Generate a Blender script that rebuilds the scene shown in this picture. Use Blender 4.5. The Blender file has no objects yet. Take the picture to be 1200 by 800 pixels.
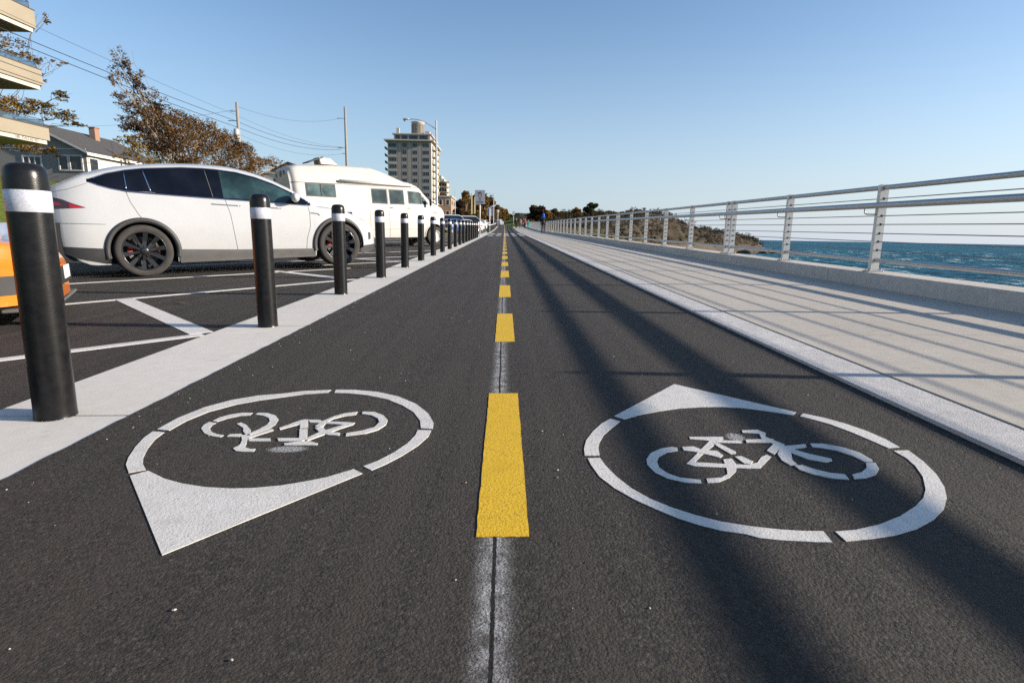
import bpy, bmesh, math, random
import numpy as np
from mathutils import Vector, Matrix, noise
from mathutils.geometry import tessellate_polygon
R = math.radians
random.seed(7)
scene = bpy.context.scene
COL = scene.collection
G, CX = 0.01585, 0.02          # the path climbs away from us and tilts towards the parking side

def hz(x, y):
    e = max(0.0, min(y, 150.0) - 55.0)
    return G * min(y, 400) + 1.3e-4 * e * e + CX * max(-17.0, min(5.0, x))

def sm(t):
    t = max(0.0, min(1.0, t)); return t * t * (3 - 2 * t)

# ------------------------------------------------------------------ materials
class NT:
    def __init__(s, name):
        s.m = bpy.data.materials.new(name); s.m.use_nodes = True
        s.n = s.m.node_tree.nodes; s.l = s.m.node_tree.links
        s.b = s.n['Principled BSDF']
    def new(s, t, **k):
        n = s.n.new(t)
        for a, v in k.items(): setattr(n, a, v)
        return n
    def link(s, a, b): s.l.new(a, b)
    def math(s, op, a, b=None, clamp=False):
        n = s.new('ShaderNodeMath', operation=op); n.use_clamp = clamp
        for i, v in enumerate((a, b)):
            if v is None: continue
            if isinstance(v, (int, float)): n.inputs[i].default_value = v
            else: s.link(v, n.inputs[i])
        return n.outputs[0]
    def coord(s, kind='world'):
        if kind == 'world': return s.new('ShaderNodeNewGeometry').outputs['Position']
        return s.new('ShaderNodeTexCoord').outputs['Object']
    def noise(s, co, scale, detail=4, rough=.55):
        n = s.new('ShaderNodeTexNoise'); n.inputs['Scale'].default_value = scale
        n.inputs['Detail'].default_value = detail; n.inputs['Roughness'].default_value = rough
        s.link(co, n.inputs['Vector']); return n.outputs['Fac']
    def vor(s, co, scale, feature='F1'):
        n = s.new('ShaderNodeTexVoronoi', feature=feature); n.inputs['Scale'].default_value = scale
        s.link(co, n.inputs['Vector']); return n
    def ramp(s, fac, pts):
        n = s.new('ShaderNodeValToRGB'); e = n.color_ramp.elements
        while len(e) < len(pts): e.new(.5)
        for i, (p, c) in enumerate(pts):
            e[i].position = p; e[i].color = (*c, 1) if len(c) == 3 else c
        s.link(fac, n.inputs['Fac']); return n.outputs['Color']
    def mix(s, fac, a, b):
        n = s.new('ShaderNodeMix', data_type='RGBA')
        for i, v in ((0, fac), (6, a), (7, b)):
            if isinstance(v, (int, float)): n.inputs[i].default_value = v
            elif isinstance(v, tuple): n.inputs[i].default_value = (*v, 1)
            else: s.link(v, n.inputs[i])
        return n.outputs[2]
    def sep(s, co):
        n = s.new('ShaderNodeSeparateXYZ'); s.link(co, n.inputs[0]); return n.outputs
    def bump(s, h, strength, dist, prev=None):
        n = s.new('ShaderNodeBump'); n.inputs['Strength'].default_value = strength
        n.inputs['Distance'].default_value = dist; s.link(h, n.inputs['Height'])
        if prev is not None: s.link(prev, n.inputs['Normal'])
        return n.outputs['Normal']
    def set(s, **k):
        for a, v in k.items():
            a = {'color': 'Base Color', 'rough': 'Roughness', 'metal': 'Metallic', 'normal': 'Normal',
                 'spec': 'Specular IOR Level', 'coat': 'Coat Weight', 'sub': 'Subsurface Weight',
                 'trans': 'Transmission Weight'}.get(a, a)
            i = s.b.inputs[a]
            if isinstance(v, (int, float)): i.default_value = v
            elif isinstance(v, tuple): i.default_value = (*v, 1)
            else: s.link(v, i)
        return s

def basic(name, c, rough=.6, metal=0., spec=.5, var=.12, scale=6., bump=0., bscale=60., kind='obj', **k):
    t = NT(name); co = t.coord(kind)
    f = t.noise(co, scale, 5)
    col = t.ramp(f, [(.3, tuple(v * (1 - var) for v in c)), (.7, tuple(min(1, v * (1 + var)) for v in c))])
    t.set(color=col, rough=rough, metal=metal, spec=spec, **k)
    if bump: t.set(normal=t.bump(t.noise(co, bscale, 3), bump, .004))
    return t.m

M = {}
def asphalt(name, marks=True, base=1.0):
    t = NT(name); p = t.coord('world'); s = t.sep(p)
    v = t.vor(p, 150); v2 = t.vor(p, 260)
    n1 = t.noise(p, 70, 8, .80); n2 = t.noise(p, 1.3, 4); n3 = t.noise(p, 330, 4, .7)
    c = t.ramp(n1, [(.34, (.014*base, .0122*base, .0112*base)), (.46, (.050*base, .0435*base, .0395*base)), (.53, (.070*base, .060*base, .053*base)), (.66, (.175*base, .150*base, .130*base))])  # shade put into the colour: pits dark, raised grains light, following the bump
    # individual stones in the surface, some dark, some pale
    sr = t.sep(v.outputs['Color'])[1]
    c = t.mix(t.ramp(sr, [(.0, (.5,) * 3), (.30, (.10,) * 3), (.62, (0,) * 3)]), c, (.012*base, .0105*base, .010*base))
    c = t.mix(t.ramp(t.sep(v.outputs['Color'])[2], [(.82, (0,) * 3), (.98, (.55,) * 3)]), c, (.17*base, .145*base, .125*base))
    # pale stone chips
    chip = t.math('GREATER_THAN', t.sep(v2.outputs['Color'])[0], .955)
    chip = t.math('MULTIPLY', chip, t.math('LESS_THAN', v2.outputs['Distance'], .36))
    c = t.mix(t.math('MULTIPLY', chip, .7), c, (.22, .19, .165))
    c = t.mix(t.ramp(n2, [(.40, (.0, .0, .0)), (.80, (.30, .30, .30))]), c, (.066*base, .057*base, .051*base))
    # faint lengthwise roller streaks
    mp = t.new('ShaderNodeMapping'); mp.inputs['Scale'].default_value = (9, .12, 1); t.link(p, mp.inputs[0])
    st = t.noise(mp.outputs[0], 1.0, 3)
    c = t.mix(t.ramp(st, [(.44, (0, 0, 0)), (.64, (.62, .62, .62))]), c, (.098, .082, .069))
    c = t.mix(t.ramp(t.noise(p, .55, 6, .7), [(.50, (0, 0, 0)), (.70, (.40, .40, .40))]), c, (.024, .021, .020))
    c = t.mix(t.ramp(t.noise(p, 6, 7, .75), [(.66, (0, 0, 0)), (.74, (.35, .35, .35))]), c, (.15, .135, .12))
    if marks:
        # the seam between the two lanes: a dark joint with white spray either side
        wob = t.math('MULTIPLY', t.math('SUBTRACT', t.noise(p, 3, 2), .5), .01)
        xs = t.math('ABSOLUTE', t.math('ADD', t.math('ADD', s[0], .012), wob))
        sp = t.math('SUBTRACT', 1.0, t.math('DIVIDE', xs, .056), clamp=True)
        grain = t.noise(p, 260, 3, .7)
        fac = t.math('ADD', t.math('MULTIPLY', sp, 1.15), t.math('MULTIPLY', t.math('SUBTRACT', grain, .52), 3.2))
        fac = t.math('MULTIPLY', t.math('MULTIPLY', fac, 1.0, True), t.math('MULTIPLY', sp, 1.6, True))
        fac = t.math('MULTIPLY', fac, t.ramp(t.noise(p, 22, 5, .7), [(.36, (.15,) * 3), (.6, (.95,) * 3)]), True)
        c = t.mix(fac, c, (.72, .73, .75))
        c = t.mix(t.math('LESS_THAN', t.math('ADD', xs, t.math('MULTIPLY', t.math('SUBTRACT', t.noise(p, 90, 3), .5), .006)), .0042), c, (.012, .011, .011))
        for sx, sy, rx, ry in ((-.705, 1.785, .085, .035), (.813, 1.867, .04, .05)):
            dx = t.math('DIVIDE', t.math('SUBTRACT', s[0], sx), rx); dy = t.math('DIVIDE', t.math('SUBTRACT', s[1], sy), ry)
            r2 = t.math('ADD', t.math('MULTIPLY', dx, dx), t.math('MULTIPLY', dy, dy))
            q = t.math('SUBTRACT', 1.0, r2, clamp=True)
            f2 = t.math('GREATER_THAN', t.math('ADD', q, t.math('MULTIPLY', t.math('SUBTRACT', grain, .5), 2.0)), .5)
            f2 = t.math('MULTIPLY', f2, t.math('GREATER_THAN', q, .0))
            c = t.mix(t.math('MULTIPLY', f2, .85), c, (.6, .61, .63))
    h = t.math('ADD', t.math('MULTIPLY', v.outputs['Distance'], -1.1), t.math('MULTIPLY', n1, 1.9))
    h = t.math('ADD', h, t.math('MULTIPLY', t.ramp(t.noise(p, 38, 4, .6), [(.30, (0,) * 3), (.42, (1,) * 3)]), .9))
    h = t.math('ADD', h, t.math('MULTIPLY', n3, .9))
    t.set(color=c, rough=.78, spec=.35, normal=t.bump(h, 1.0, .022))
    return t.m
M['asphalt'] = asphalt('path_asphalt')
M['lot'] = asphalt('lot_asphalt', False, .8)

def concrete(name, c, tint=.08, dirt=.25, bump=.35, kind='world', sc=1.0):
    t = NT(name); p = t.coord(kind)
    a = t.noise(p, .9 * sc, 5); b = t.noise(p, 14 * sc, 5, .65); d = t.noise(p, 160 * sc, 3, .7)
    col = t.ramp(a, [(.3, tuple(v * (1 - tint) for v in c)), (.7, tuple(v * (1 + tint) for v in c))])
    col = t.mix(t.ramp(b, [(.42, (dirt,) * 3), (.62, (0,) * 3)]), col, tuple(v * .62 for v in c))
    col = t.mix(t.ramp(d, [(.62, (0,) * 3), (.76, (.38,) * 3)]), col, tuple(v * .45 for v in c))
    col = t.mix(t.ramp(t.noise(p, 3.3 * sc, 7, .75), [(.60, (0,) * 3), (.68, (.30,) * 3)]), col, tuple(v * .5 for v in c))
    t.set(color=col, rough=.85, spec=.3, normal=t.bump(d, bump, .003, t.bump(b, bump * .5, .006)))
    return t.m
M['kerb'] = concrete('smooth_kerb_concrete', (.68, .635, .57), .06, .16, .2)
M['kerb_rough'] = concrete('exposed_edge_concrete', (.60, .57, .54), .10, .35, 1.0)
M['slab'] = concrete('pavement_concrete', (.52, .465, .395), .07, .2, .35)
M['wall'] = concrete('wall_concrete', (.60, .555, .49), .10, .3, .4)

def paint(name, c, wear=.66):
    t = NT(name); p = t.coord('world')
    n = t.noise(p, 190, 4, .7); n2 = t.noise(p, 9, 5, .6)
    col = t.ramp(n2, [(.3, tuple(v * .84 for v in c)), (.7, c)])
    w = t.math('ADD', n, t.math('MULTIPLY', t.math('SUBTRACT', n2, .5), .25))
    col = t.mix(t.ramp(t.noise(p, 24, 6, .7), [(.52, (0,) * 3), (.72, (.45,) * 3)]), col, tuple(v * .55 for v in c))
    col = t.mix(t.ramp(w, [(wear, (0,) * 3), (wear + .03, (.85,) * 3)]), col, (.06, .055, .05))
    t.set(color=col, rough=.7, spec=.35, normal=t.bump(t.noise(p, 120, 4, .7), .55, .004))
    return t.m
M['white_paint'] = paint('thermoplastic_white', (.74, .70, .64), .635)
M['line_paint'] = paint('lot_line_white', (.74, .71, .67), .65)
M['yellow_paint'] = paint('thermoplastic_yellow', (.82, .50, .025), .60)

t = NT('black_sleeve'); p = t.coord('obj')
t.set(color=t.ramp(t.noise(p, 30, 4), [(.3, (.005, .005, .006)), (.75, (.013, .0125, .0125))]), rough=.27, spec=.32,
      normal=t.bump(t.noise(p, 190, 2, .5), .16, .002)); M['sleeve'] = t.m
t = NT('reflective_band'); p = t.coord('obj'); v = t.vor(p, 240)
t.set(color=t.ramp(v.outputs['Distance'], [(.2, (.62, .63, .67)), (.6, (.45, .46, .52))]), rough=.35, spec=.6, metal=.1); M['band'] = t.m
t = NT('brushed_steel'); p = t.coord('obj'); n = t.noise(p, 40, 5, .7)
t.set(color=t.ramp(n, [(.3, (.42, .415, .405)), (.7, (.56, .55, .53))]), rough=.33, metal=.92, normal=t.bump(n, .05, .002)); M['steel'] = t.m
t = NT('post_steel'); p = t.coord('obj'); n = t.noise(p, 25, 5, .7)
t.set(color=t.ramp(n, [(.3, (.66, .63, .58)), (.7, (.78, .75, .70))]), rough=.42, metal=.15); M['post'] = t.m
M['cable'] = basic('steel_cable', (.26, .25, .24), .45, .7)
t = NT('pearl_white_car_paint'); p = t.coord('obj'); n = t.noise(p, 2.2, 4)
t.set(color=t.ramp(n, [(.3, (.44, .445, .45)), (.7, (.47, .475, .48))]), rough=.28, spec=.5, coat=.6); t.b.inputs['Coat Roughness'].default_value = .05; M['pearl'] = t.m
t = NT('cream_van_paint'); p = t.coord('obj'); n = t.noise(p, 3, 6, .65); n2 = t.noise(p, 20, 4)
c = t.ramp(n, [(.3, (.47, .45, .41)), (.65, (.53, .51, .475))])
t.set(color=t.mix(t.ramp(n2, [(.66, (0,) * 3), (.8, (.3,) * 3)]), c, (.38, .32, .24)), rough=.42, spec=.4); M['van'] = t.m
M['dark_plastic'] = basic('dark_plastic', (.035, .035, .036), .55, bump=.2, bscale=200)
M['grey_plastic'] = basic('sill_grey_plastic', (.10, .098, .095), .5)
M['black'] = basic('matte_black', (.010, .010, .011), .8)
M['rubber'] = basic('tyre_rubber', (.040, .036, .033), .85, bump=.3, bscale=120, var=.3)
M['rim'] = basic('dark_alloy', (.06, .06, .065), .25, .8)
M['chrome'] = basic('chrome', (.62, .64, .67), .12, 1.)
M['blue_chrome'] = basic('chrome_trim_strip', (.30, .36, .50), .15, .95)
M['disc'] = basic('brake_disc', (.35, .35, .34), .3, .9)
M['red'] = basic('red_caliper', (.55, .03, .02), .4)
def glass(name, c, rough=.04):
    t = NT(name); p = t.coord('obj'); n = t.noise(p, 2.5, 3)
    t.set(color=t.ramp(t.noise(p, 1.6, 5, .6), [(.36, tuple(v * .3 for v in c)), (.5, tuple(v * .7 for v in c)), (.68, tuple(v * 1.8 for v in c))]), rough=rough, spec=.45); return t.m  # uneven tone painted in to suggest reflections and the interior behind
M['dark_glass'] = glass('dark_tinted_glass', (.004, .004, .007))
M['teal_glass'] = glass('clear_car_glass', (.025, .055, .06))
M['van_glass'] = glass('van_window_glass', (.055, .085, .085))
M['pane'] = glass('house_pane', (.03, .035, .04))
M['lamp_red'] = basic('red_tail_lens', (.40, .004, .008), .12, spec=.7)
M['lamp_dark'] = basic('smoked_lens', (.05, .02, .03), .1, spec=.7)
M['lens'] = basic('headlamp_lens', (.22, .26, .34), .08, spec=.9)
t = NT('orange_car_paint'); t.set(color=(.80, .24, .012), rough=.25, coat=.8); p = t.coord('obj')
t.set(color=t.ramp(t.noise(p, 3, 3), [(.3, (.66, .165, .006)), (.7, (.72, .19, .008))])); M['orange'] = t.m
def carpaint(name, c):
    t = NT(name); p = t.coord('obj')
    t.set(color=t.ramp(t.noise(p, 3, 3), [(.3, tuple(v * .93 for v in c)), (.7, c)]), rough=.25, coat=.6); return t.m
M['car_blue'] = carpaint('blue_car_paint', (.015, .11, .42)); M['car_teal'] = carpaint('dark_teal_car_paint', (.02, .07, .075))
M['car_white'] = carpaint('white_car_paint', (.52, .52, .51)); M['car_red'] = carpaint('red_car_paint', (.48, .02, .02))
M['car_silver'] = carpaint('silver_car_paint', (.38, .39, .41))
M['stucco'] = concrete('beige_stucco', (.29, .25, .185), .05, .12, .6, 'obj', 1.)
M['slab_white'] = basic('painted_slab_edge', (.50, .46, .38), .7)
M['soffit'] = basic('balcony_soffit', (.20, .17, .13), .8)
M['rail_brown'] = basic('brown_rail_metal', (.09, .06, .045), .5)
t = NT('balcony_glass'); t.set(color=(.25, .38, .48), rough=.05, trans=.85); t.b.inputs['IOR'].default_value = 1.1
p = t.coord('obj'); t.set(color=t.ramp(t.noise(p, 2, 2), [(.3, (.25, .38, .48)), (.7, (.30, .43, .52))])); M['bglass'] = t.m
def siding(name, c, step=.16):
    t = NT(name); p = t.coord('obj'); s = t.sep(p)
    fr = t.math('FRACT', t.math('DIVIDE', s[2], step)); n = t.noise(p, 5, 5)
    col = t.ramp(n, [(.3, tuple(v * .9 for v in c)), (.7, c)])
    col = t.mix(t.math('MULTIPLY', t.math('LESS_THAN', fr, .1), .55), col, tuple(v * .45 for v in c))
    t.set(color=col, rough=.7, normal=t.bump(fr, .4, .02)); return t.m
M['grey_siding'] = siding('grey_lap_siding', (.36, .335, .31)); M['white_siding'] = siding('white_lap_siding', (.62, .60, .56))
M['trim'] = basic('white_trim', (.70, .68, .64), .6)
t = NT('asphalt_shingle'); p = t.coord('obj'); s = t.sep(p); n = t.noise(p, 6, 6, .7)
fr = t.math('FRACT', t.math('MULTIPLY', s[2], 7.0))
t.set(color=t.mix(t.math('MULTIPLY', t.math('LESS_THAN', fr, .15), .5), t.ramp(n, [(.3, (.045, .042, .043)), (.7, (.085, .08, .078))]), (.02, .02, .02)), rough=.9); M['shingle'] = t.m
t = NT('brick'); p = t.coord('obj'); b = t.new('ShaderNodeTexBrick'); t.link(p, b.inputs[0]); b.inputs['Scale'].default_value = 4
b.inputs['Color1'].default_value = (.30, .10, .05, 1); b.inputs['Color2'].default_value = (.22, .07, .04, 1); b.inputs['Mortar'].default_value = (.3, .22, .17, 1)
t.set(color=b.outputs[0], rough=.9); M['brick'] = t.m
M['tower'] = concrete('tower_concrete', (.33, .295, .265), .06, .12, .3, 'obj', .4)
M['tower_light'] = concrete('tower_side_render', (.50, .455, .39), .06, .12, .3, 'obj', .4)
M['ochre'] = basic('ochre_balcony_panel', (.30, .21, .09), .7)
M['peach'] = basic('peach_render', (.50, .34, .22), .8)
M['brown_w'] = basic('brown_render', (.33, .22, .14), .8)
M['tglass'] = glass('tower_window_glass', (.025, .045, .06), .12)
M['wood'] = basic('weathered_pole_wood', (.27, .24, .20), .85, bump=.5, bscale=30)
M['wood_pale'] = basic('pale_pole_wood', (.42, .36, .20), .85)
M['galv'] = basic('galvanised_pole', (.46, .47, .48), .5, .3)
M['wire'] = basic('overhead_wire', (.02, .03, .05), .6)
M['sign_face'] = basic('grey_sign_face', (.42, .44, .47), .5)
M['sign_back'] = basic('bare_sign_back', (.36, .39, .46), .45, .4)
M['white_metal'] = basic('white_painted_metal', (.72, .72, .70), .45)
M['sign_ink'] = basic('dark_sign_ink', (.04, .04, .05), .6)
M['sign_red'] = basic('red_sign_ink', (.30, .01, .03), .5)
M['yellow_metal'] = basic('yellow_painted_metal', (.65, .42, .03), .5)
M['bark'] = basic('tree_bark', (.16, .115, .08), .9, bump=.8, bscale=12, var=.3)
M['bark_pale'] = basic('pale_branch_bark', (.24, .18, .125), .9, bump=.6, bscale=12, var=.3)
def leaf(name, cols):
    t = NT(name); g = t.new('ShaderNodeNewGeometry'); rnd = g.outputs['Random Per Island']
    n = t.noise(g.outputs['Position'], .55, 3)
    f = t.math('ADD', t.math('MULTIPLY', rnd, .55), t.math('MULTIPLY', n, .6))
    k = len(cols)
    col = t.ramp(f, [(.18 + .7 * i / (k - 1), c) for i, c in enumerate(cols)])
    t.set(color=col, rough=.7, spec=.25)
    tr = t.new('ShaderNodeBsdfTranslucent'); t.link(col, tr.inputs[0])
    mx = t.new('ShaderNodeMixShader'); mx.inputs[0].default_value = .3
    o = t.n['Material Output']; t.link(t.b.outputs[0], mx.inputs[1]); t.link(tr.outputs[0], mx.inputs[2]); t.link(mx.outputs[0], o.inputs[0])
    return t.m
M['leaf_brown'] = leaf('brown_salt_burnt_leaves', [(.030, .022, .015), (.095, .056, .023), (.175, .094, .030), (.28, .155, .05)])
M['leaf_dark'] = leaf('dark_brown_leaves', [(.020, .016, .013), (.045, .028, .018), (.085, .046, .024)])
M['leaf_gold'] = leaf('golden_leaves', [(.05, .04, .015), (.16, .095, .02), (.26, .16, .03), (.33, .20, .05)])
M['leaf_green'] = leaf('dark_green_leaves', [(.018, .024, .012), (.038, .045, .018), (.07, .075, .025)])
M['leaf_olive'] = leaf('olive_leaves', [(.035, .032, .018), (.08, .068, .028), (.14, .115, .04)])
M['leaf_far'] = leaf('autumn_far_leaves', [(.05, .034, .02), (.15, .085, .028), (.25, .145, .04), (.33, .20, .055)])
M['scrub'] = leaf('headland_scrub_leaves', [(.018, .015, .009), (.037, .028, .015), (.060, .046, .021), (.105, .082, .032)])
M['drygrass'] = leaf('dry_grass_blades', [(.10, .085, .035), (.22, .17, .07), (.33, .26, .12)])
t = NT('terrain'); p = t.coord('world'); s = t.sep(p); n = t.noise(p, .25, 6, .65); n2 = t.noise(p, 3, 5, .7)
green = t.ramp(n2, [(.3, (.055, .085, .015)), (.7, (.12, .15, .03))]); dry = t.ramp(n2, [(.3, (.020, .016, .009)), (.7, (.055, .042, .020))])
rock = t.ramp(n2, [(.3, (.05, .04, .035)), (.7, (.16, .125, .09))])
right = t.math('GREATER_THAN', s[0], 3.0)
dryf = t.math('MULTIPLY', right, t.math('SUBTRACT', 1.0, t.math('MULTIPLY', t.math('LESS_THAN', s[2], -1.5), 1.0)))
c = t.mix(right, green, rock); c = t.mix(t.math('MULTIPLY', dryf, t.ramp(n, [(.35, (.3,) * 3), (.6, (1,) * 3)])), c, dry)
t.set(color=c, rough=.95, spec=.1, normal=t.bump(n2, .7, .2)); M['terrain'] = t.m
M['drum'] = M['tower_light']
M['rock'] = concrete('shore_rock', (.10, .08, .065), .2, .5, 1., 'world', .3)

t = NT('sea_water'); p = t.coord('world')
mp = t.new('ShaderNodeMapping'); mp.inputs['Scale'].default_value = (.5, 1.0, 1); mp.inputs['Rotation'].default_value = (0, 0, R(-25)); t.link(p, mp.inputs[0])
s = t.sep(p); w1 = t.noise(mp.outputs[0], .22, 7, .72); w2 = t.noise(mp.outputs[0], .9, 5, .65); w3 = t.noise(mp.outputs[0], .035, 4, .6)
col = t.ramp(w1, [(.36, (.005, .035, .065)), (.5, (.018, .110, .165)), (.63, (.07, .27, .31))])
col = t.mix(t.math('MULTIPLY', t.ramp(w3, [(.35, (0,) * 3), (.65, (.6,) * 3)]), 1.0), col, (.012, .065, .125))
cap = t.math('ADD', t.math('MULTIPLY', w2, .45), t.math('MULTIPLY', w1, .72))
capf = t.ramp(cap, [(.70, (0,) * 3), (.725, (1,) * 3)])
zz = t.math('ADD', s[2], 5.5); cn = t.noise(p, .5, 5, .7)
cz = t.math('ADD', t.math('MULTIPLY', zz, .55), cn)
col = t.mix(t.ramp(zz, [(.0, (.0,) * 3), (.28, (.75,) * 3)]), col, (.03, .16, .20))
capf = t.ramp(cz, [(.69, (0,) * 3), (.72, (1,) * 3)])
col = t.mix(capf, col, (.50, .54, .57))
h = t.math('ADD', t.math('MULTIPLY', w1, 1.5), t.math('MULTIPLY', w2, .5))
t.set(color=col, rough=.5, spec=.12, normal=t.bump(h, 1.0, 1.2)); t.b.inputs['IOR'].default_value = 1.2; M['sea'] = t.m
M['foam'] = basic('surf_foam', (.75, .78, .8), .9, kind='world', scale=.5)
M['grass_stuff'] = leaf('verge_grass', [(.05, .09, .015), (.10, .16, .03), (.16, .22, .05)])
M['skin'] = basic('skin', (.42, .25, .18), .6); M['skin'].node_tree.nodes['Principled BSDF'].inputs['Subsurface Weight'].default_value = .05
for nm, c in {'cl_black': (.015, .015, .018), 'cl_blue': (.02, .13, .60), 'cl_grey': (.16, .16, .18), 'cl_red': (.35, .02, .03), 'cl_teal': (.02, .42, .33),
              'cl_white': (.6, .6, .58), 'cl_tan': (.34, .27, .14), 'cl_navy': (.02, .03, .07), 'hair_dark': (.03, .02, .012), 'hair_fair': (.32, .2, .09)}.items():
    M[nm] = basic(nm.replace('cl_', 'cloth_'), c, .85)
M['decal_brown'] = basic('brown_sticker', (.18, .09, .06), .6); M['decal_grey'] = basic('grey_sticker', (.14, .14, .17), .6)
M['pebble'] = basic('pale_pebble', (.5, .47, .42), .8); M['leaf_dead'] = basic('dead_leaf', (.12, .06, .025), .8)

# ------------------------------------------------------------------ mesh builder
class MB:
    def __init__(s): s.v = []; s.f = []; s.mi = []; s.sm = []
    def add(s, vs, fs, mi=0, smooth=False):
        o = len(s.v); s.v += [tuple(v) for v in vs]
        for f in fs: s.f.append(tuple(i + o for i in f)); s.mi.append(mi); s.sm.append(smooth)
        return s
    def box(s, x0, x1, y0, y1, z0, z1, mi=0, top=None, f=None):
        vs = [(x, y, z) for z in (z0, z1) for y in (y0, y1) for x in (x0, x1)]
        if f: vs = [(x, y, z + f(x, y)) for x, y, z in vs]
        return s.add(vs, [(0, 2, 3, 1), (4, 5, 7, 6), (0, 1, 5, 4), (2, 6, 7, 3), (0, 4, 6, 2), (1, 3, 7, 5)], mi)
    def obox(s, c, ax, half, mi=0):
        c = Vector(c); a = [Vector(v) for v in ax]; vs = []
        for k in (-1, 1):
            for j in (-1, 1):
                for i in (-1, 1): vs.append(c + a[0] * half[0] * i + a[1] * half[1] * j + a[2] * half[2] * k)
        return s.add(vs, [(0, 2, 3, 1), (4, 5, 7, 6), (0, 1, 5, 4), (2, 6, 7, 3), (0, 4, 6, 2), (1, 3, 7, 5)], mi)
    def tube(s, pts, r, n=8, mi=0, caps=True):
        pts = [Vector(p) for p in pts]; rs = r if isinstance(r, (list, tuple)) else [r] * len(pts)
        vs = []; prev = None
        for i, p in enumerate(pts):
            d = (pts[min(i + 1, len(pts) - 1)] - pts[max(i - 1, 0)]).normalized()
            if prev is None:
                u = d.cross(Vector((0, 0, 1)));
                if u.length < .01: u = d.cross(Vector((1, 0, 0)))
            else: u = prev - d * prev.dot(d)
            u.normalize(); prev = u; w = d.cross(u)
            for k in range(n):
                a = 2 * math.pi * k / n; vs.append(p + (u * math.cos(a) + w * math.sin(a)) * rs[i])
        fs = [(i * n + k, i * n + (k + 1) % n, (i + 1) * n + (k + 1) % n, (i + 1) * n + k) for i in range(len(pts) - 1) for k in range(n)]
        s.add(vs, fs, mi, True)
        if caps:
            o = len(s.v) - len(vs); e = o + (len(pts) - 1) * n
            s.f += [tuple(range(o, o + n))[::-1], tuple(range(e, e + n))]; s.mi += [mi, mi]; s.sm += [False, False]
        return s
    def lathe(s, prof, n=32, axis='z', c=(0, 0, 0), mi=0, smooth=True):
        vs = []
        for r, h in prof:
            for k in range(n):
                a = 2 * math.pi * k / n
                q = (r * math.cos(a), r * math.sin(a), h) if axis == 'z' else (r * math.cos(a), h, r * math.sin(a))
                vs.append((q[0] + c[0], q[1] + c[1], q[2] + c[2]))
        fs = [(i * n + k, i * n + (k + 1) % n, (i + 1) * n + (k + 1) % n, (i + 1) * n + k) for i in range(len(prof) - 1) for k in range(n)]
        return s.add(vs, fs, mi, smooth)
    def poly(s, pts, z0, z1, f=None, mi=0):
        n = len(pts); vs = [(x, y, z1) for x, y in pts] + [(x, y, z0) for x, y in pts]
        if f: vs = [(x, y, z + f(x, y)) for x, y, z in vs]
        tri = tessellate_polygon([[Vector((x, y, 0)) for x, y in pts]])
        area = sum(pts[i][0] * pts[(i + 1) % n][1] - pts[(i + 1) % n][0] * pts[i][1] for i in range(n))
        fs = []
        for t_ in tri:
            a, b, c = (pts[i] for i in t_)
            cr = (b[0] - a[0]) * (c[1] - a[1]) - (b[1] - a[1]) * (c[0] - a[0])
            fs.append(tuple(t_) if cr > 0 else tuple(t_)[::-1])
        for i in range(n):
            j = (i + 1) % n
            fs.append((i, n + i, n + j, j) if area > 0 else (i, j, n + j, n + i))
        return s.add(vs, fs, mi)
    def quad(s, a, b, c, d, mi=0): return s.add([a, b, c, d], [(0, 1, 2, 3)], mi)
    def build(s, name, mats, parent=None, bevel=0., loc=None):
        me = bpy.data.meshes.new(name); me.from_pydata(s.v, [], s.f)
        for m in (mats if isinstance(mats, (list, tuple)) else [mats]): me.materials.append(M[m] if isinstance(m, str) else m)
        me.polygons.foreach_set('material_index', s.mi); me.polygons.foreach_set('use_smooth', s.sm); me.update()
        o = bpy.data.objects.new(name, me); COL.objects.link(o)
        if parent: o.parent = parent
        if loc: o.location = loc
        if bevel:
            b = o.modifiers.new('bevel', 'BEVEL'); b.width = bevel; b.segments = 2; b.limit_method = 'ANGLE'; b.angle_limit = R(40)
        return o

def tag(o, label=None, cat=None, group=None, kind=None):
    for k, v in (('label', label), ('category', cat), ('group', group), ('kind', kind)):
        if v: o[k] = v
    return o
def empty(name, x, y, z=None, rot=(0, 0, 0)):
    o = bpy.data.objects.new(name, None); COL.objects.link(o); o.empty_display_size = .2
    o.location = (x, y, hz(x, y) if z is None else z); o.rotation_euler = rot; return o
def copy_tree(o, parent=None):
    c = o.copy(); COL.objects.link(c)
    if parent: c.parent = parent
    for ch in list(o.children): copy_tree(ch, c)
    return c
def interp(x, t, smooth=True):
    if x <= t[0][0]: return t[0][1]
    if x >= t[-1][0]: return t[-1][1]
    for i in range(len(t) - 1):
        if x <= t[i + 1][0]: break
    (x0, y0), (x1, y1) = t[i], t[i + 1]; u = (x - x0) / (x1 - x0)
    if not smooth: return y0 + (y1 - y0) * u
    def sl(a, b): return (t[b][1] - t[a][1]) / (t[b][0] - t[a][0])
    d = sl(i, i + 1)
    def tan(j):
        if j == 0: return sl(0, 1)
        if j == len(t) - 1: return sl(j - 1, j)
        a, b = sl(j - 1, j), sl(j, j + 1)
        return 0 if a * b <= 0 else 2 * a * b / (a + b)
    m0, m1 = tan(i) * (x1 - x0), tan(i + 1) * (x1 - x0)
    return (2*u**3-3*u*u+1)*y0 + (u**3-2*u*u+u)*m0 + (-2*u**3+3*u*u)*y1 + (u**3-u*u)*m1
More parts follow.
